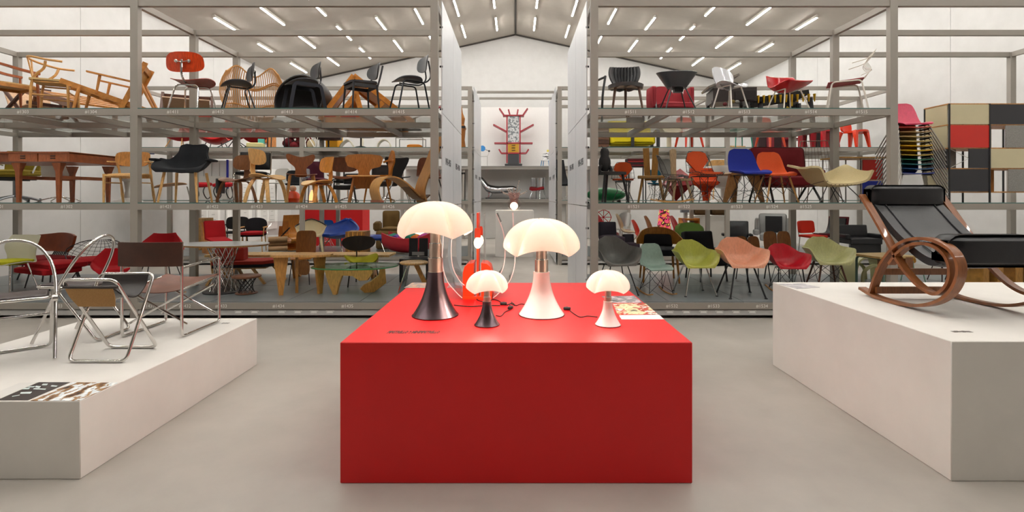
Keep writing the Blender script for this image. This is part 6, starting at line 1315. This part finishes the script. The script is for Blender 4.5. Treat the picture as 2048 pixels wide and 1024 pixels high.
for px, Y_, tp, cc, lb in ((1634, 13.1, 262, '1d1d20', 'black plastic stacking stool, far upper right shelf'), (1650, 12.4, 262, 'a81420', 'red plastic stacking stool, far upper right shelf'), (1604, 12.5, 268, '8c101c', 'dark red plastic stacking stool, far upper right shelf')):
    t = put('stacking_stool', lb, px, Y_, Z2, 8, tp, .42, cat='stool', group='stacking stools on the far shelf'); mm_ = mat(cc, 'plastic'); seat(t, mm_, (0, 0, .41), .42, .38, .03, 0, 0, 5)
    for a in (-1, 1):
        for b in (-1, 1): tb(t, 'leg', mm_, [(a * .17, b * .15, .41), (a * .19, b * .17, 0)], 1, flat=(.09, .06), up=(1, 0, 0))
t = put('plastic_chair', 'orange-red moulded plastic chair with thick arched legs, far upper right', 1706, 12.45, Z2, 24, 245, .64)
mop = mat('d83a1c', 'plastic', .25); seat(t, mop, (.04, -.04, .42), .48, .46, .05, 0, -.03, 3); pd(t, 'backrest', mop, (-.02, .2, .54), .40, .24, .04, -10, .04, 3.4)
for a in (-1, 1):
    for b in (-1, 1): tb(t, 'leg', mop, [(a * .20, b * .18, .41), (a * .22, b * .2, .30), (a * .25, b * .24, 0)], [1.5, 1.2, .7], flat=(.07, .06), up=(1, 0, 0))
# far middle right odds
t = put('crate', 'dark red striped crate on the far middle right shelf', 1272, 12.5, Z1, 0, 318, .98, cat='crate'); [bx(t, 'slat', mat(('5c1018', '2c1c1a', '8c2420')[i % 3], 'wood'), (0, -.16 + .0 * i, .82 + .045 * i), (.46, .02, .035)) for i in range(4)]; bx(t, 'body', mat('2a1614'), (0, 0, .88), (.46, .3, .2)); legs4(t, M_BLKM, (.2, .12), (.2, .12), .78, .015)
simple_chair('wire_chair', 'slim grey wire-leg chair, far middle right shelf', 1336, 12.9, Z1, 10, 316, mat('8a8884', 'fabric'), M_ALU, .84, .44)
simple_chair('dining_chair', 'pale slatted wooden chair, far middle right shelf', 1442, 12.9, Z1, -12, 318, M_BIRCH, M_BIRCH, .86, .42, pad=.02)
simple_chair('dining_chair', 'brown spindle-back bench chair behind the red wing armchair', 1622, 12.8, Z1, 0, 338, mat('8a5a3c', 'wood'), M_DBRN, .80, .9, pad=.03)

# ================================================================ CENTRE BACK
# red totem bookcase on the back platform
Yt = 20.0
def tp_(px, py): q = P(px, py, Yt); return (q.x - PX(1028, Yt), q.z - Z2)
t = put('totem_bookcase', 'totem bookcase with slanted red shelves and patterned centre', 1028, Yt, Z2, 0, sc=1, cat='bookcase')
mrd2 = mat('9c2432', 'plain', .4)
def bar(a, b, w=.05):
    p, q = tp_(*a), tp_(*b); MB().tube([(p[0], 0, p[1]), (q[0], 0, q[1])], 1, flat=(.36, w), up=(0, 1, 0)).obj('red_shelf', mrd2, t)
for a, b in (((999, 218), (1008, 231)), ((1006, 232), (1048, 232)), ((1055, 218), (1046, 231)), ((1017, 220), (1020, 231)), ((1036, 220), (1034, 231)), ((987, 250), (1013, 264)), ((1067, 250), (1041, 264)), ((989, 287), (1065, 287)), ((998, 299), (1003, 307)), ((1003, 307), (1052, 307)), ((1052, 307), (1057, 299)), ((1014, 232), (1014, 326)), ((1040, 232), (1040, 326))): bar(a, b)
x0_, z1_ = tp_(1016, 286); x1_, z2_ = tp_(1038, 234)
bx(t, 'patterned_panel', print_mat('terrazzo', ['9a9c9e', 'c8cacc', '70757a', 'b4b6b8'], 14, 1), ((x0_ + x1_) / 2, .02, (z1_ + z2_) / 2), (x1_ - x0_, .34, z2_ - z1_))
z1_, z2_ = tp_(0, 306)[1], tp_(0, 288)[1]; bx(t, 'yellow_drawers', mat('b88a1c'), ((x0_ + x1_) / 2, .02, (z1_ + z2_) / 2), (x1_ - x0_, .36, z2_ - z1_ - .02))
for i in range(3): bx(t, 'drawer_pull', M_BLKM, ((x0_ + x1_) / 2, -.17, z1_ + .09 + .1 * i), (.14, .03, .02))
z2_ = tp_(0, 308)[1]; bx(t, 'dark_plinth', mat('3a3a3e'), ((x0_ + x1_) / 2, .02, z2_ / 2), (x1_ - x0_, .36, z2_)); bx(t, 'base', mat('2a2a2c'), ((x0_ + x1_) / 2, .02, .055), (.68, .44, .11))
t = put('desk_lamp', 'blue disc lamp on thin arm and metal stand, back platform', 966, Yt - .1, Z2, 0, sc=1, cat='lamp')
MB().tube([(-.02, -.03, .72), (-.02, .03, .72)], .115, 24).obj('disc', mat('3a86c8', 'plastic'), t); lg(t, M_BLKM, (.04, 0, .70), (.24, 0, .62), .009, name='arm'); MB().ball((.24, 0, .62), (.08, .08, .08)).obj('counterweight', M_BLKM, t); tb(t, 'rod', M_ALU, [(.24, 0, .6), (.22, 0, .5), (.17, 0, .42)], .009, 3); tb(t, 'stand', M_ALU, [(-.12, 0, .41), (.17, 0, .41), (.17, 0, 0)], .014, rd=.02); bx(t, 'foot', M_BLKM, (.1, 0, .01), (.3, .2, .02))
t = put('striped_chair', 'black and white striped chair with blue legs, back platform', 1092, Yt - .1, Z2, -20, sc=.95)
pd(t, 'backrest', print_mat('stripe_print', ['2c2c30', 'e6e6e6', '2c2c30', 'e6e6e6'], (6, 6, 34), 1), (0, .2, .42), .42, .34, .04, -8, .03, 4); seat(t, mat('d9d9d9'), (0, 0, .26), .4, .36, .03); legs4(t, mat('4a8ab8'), (.14, .12), (.18, .16), .26, .018); bx(t, 'yellow_headpiece', mat('d8c43c'), (.05, .24, .68), (.16, .04, .08))
# silver lounge and red-seated chair on the lower ledge
mal = mat('bfc0c2', 'metal', .14)
t = put('aluminium_lounge', 'curved riveted aluminium lounge on the lower back ledge', 1005, 19.9, Z1, 0, sc=1, cat='lounge')
prf = [(-.88, .86, .05), (-.80, .74, .09), (-.66, .52, .13), (-.50, .40, .16), (-.2, .36, .15), (.1, .38, .14), (.42, .40, .12), (.6, .36, .06)]
pts = cr([(a, 0, b) for a, b, c in prf], 4); rad = [v.x for v in cr([(c, 0, 0) for a, b, c in prf], 4)]
MB().tube(pts, rad, 16, M=Matrix.Diagonal((1, 1.9, 1, 1))).obj('body', mal, t, 60)
tb(t, 'leg', mal, [(-.48, 0, .34), (-.5, 0, .15), (-.58, 0, .03)], [.12, .07, .03] * 3, 3); tb(t, 'leg', mal, [(.38, .2, .34), (.46, .2, .0)], [.08, .03]); tb(t, 'leg', mal, [(.38, -.2, .34), (.46, -.2, .0)], [.08, .03]); bx(t, 'rubber_foot', M_BLKM, (-.6, 0, .025), (.14, .1, .05))
t = put('aluminium_chair', 'polished metal chair with red seat on the lower back ledge', 1076, 19.9, Z1, -35, sc=1.05)
rows = [[(.30 * math.sin(a), .24 - .30 * (1 - math.cos(a)), z) for a in (-1.4, -.8, -.3, .3, .8, 1.4)] for z in (.34, .5, .72, .80)]
sh(t, 'back_shell', mal, rows, .03, 4); seat(t, mat('7a0c14', 'fabric'), (0, -.08, .36), .56, .46, .09, 4, .06, 2.4); legs4(t, mal, (.16, .14), (.22, .22), .32, .03, .012)
# glass vase lamp on the white pedestal
t = put('display_plinth', 'white pedestal in the aisle under the glass vase lamp', 1029, 13.6, 0, 0, sc=1, cat='plinth'); bx(t, 'block', M_WP, (0, .4, .63), (1.04, .8, 1.26), bev=.005)
t = put('vase_lamp', 'round glass vase lamp with glowing globe and sprays of flowers', 1028, 13.75, 1.262, 0, sc=1, cat='lamp')
MB().lathe([(.09, .0), (.11, .22), (.17, .44)], 24, TM((0, 0, .0), 0) @ Matrix.Translation((0, 0, .04)), False).obj('pink_funnel', clear_mat('funnel_glass', 'e8c4c0', 1.3, .08), t); MB().lathe([(.06, 0), (.16, .06), (.20, .17), (.17, .27), (.12, .32)], 28, None, False).obj('glass_bowl', clear_mat('vase_glass', 'efe9e6', 1.3), t); MB().ball((0, 0, .12), (.21, .21, .21)).obj('globe', glow_mat('globe_glow', 'ffe8d0', 5), t)
mfl = mat('b9a598', 'plain', .5)
for i in range(9):
    a = -1.3 + 2.6 * i / 8; q = (math.sin(a) * (.30 + .12 * (i % 2)), .08 * math.cos(i * 2.), .42 + .30 * math.cos(a) * (1.3 if i == 5 else .6))
    s_ = tb(t, 'stem', mfl, [(0, 0, .3), (q[0] * .4, q[1], .42), q], .006, 3)
    for k in range(5): MB().ball((q[0] * (1 - .13 * k), q[1], q[2] - (q[2] - .38) * .16 * k), (.035, .035, .035), None, 6).obj('blossom', mfl, s_)
# side pieces glimpsed beyond the end panels
t = put('carved_ornament', 'amber wooden figure on the far left rack beside the aisle', 922, 12.6, Z2, 0, 213, .95, cat='ornament', sx=.7)
MB().lathe([(.16, 0), (.12, .2), (.15, .42), (.17, .45), (.15, .50), (.10, .55), (.13, .68), (.06, .80), (.03, .95)], 20).obj('body', M_AMBER, t); bx(t, 'dark_band', M_BLKM, (0, -.1, .47), (.3, .14, .05))
t = put('lounge_chair', 'black high-backed shell chair on the far right rack beside the aisle', 1139, 12.7, Z1, 40, 318, .95, sx=.8); tb(t, 'shell_ribbon', mat('26262a', 'fabric'), [(0, .36, .95), (0, .28, .6), (0, .14, .36), (0, -.2, .36)], 1, 5, flat=(.4, .04), up=(1, 0, 0)); swivel(t, M_CHROME, .36, .24)
t = put('dark_frame', 'black picture-frame stand on the far left rack beside the aisle', 924, 12.7, Z1, 0, 345, .66, cat='frame', sx=.5); [bx(t, 'upright', M_BLKM, (x, 0, .33), (.04, .04, .66)) for x in (-.14, .14)]; bx(t, 'crossbar', M_BLKM, (0, 0, .64), (.32, .04, .04))
# wall fittings at the right back: door with cross handle, red sign
d = struct('door_1', MB().box((PX(1600, 21.9), YB - .03, 1.15), (2.2, .05, 2.3)), mat('e2e1de'))
bx(d, 'door_handle', mat('6a6864', 'metal'), (PX(1607, 21.9), YB - .08, 1.5), (.05, .05, .6)); bx(d, 'door_bar', mat('6a6864', 'metal'), (PX(1607, 21.9), YB - .08, 1.5), (.5, .05, .05))
t = thing('wall_sign', 'small red fire sign on the back wall', 'sign', (PX(1547, 21.9), YB - .02, 1.02)); bx(t, 'plate', mat('b8202a'), (0, 0, .0), (.16, .02, .36)); bx(t, 'pictogram', mat('f0eeea'), (0, -.012, .06), (.08, .006, .1)); bx(t, 'pictogram', mat('f0eeea'), (0, -.012, -.09), (.09, .006, .08))
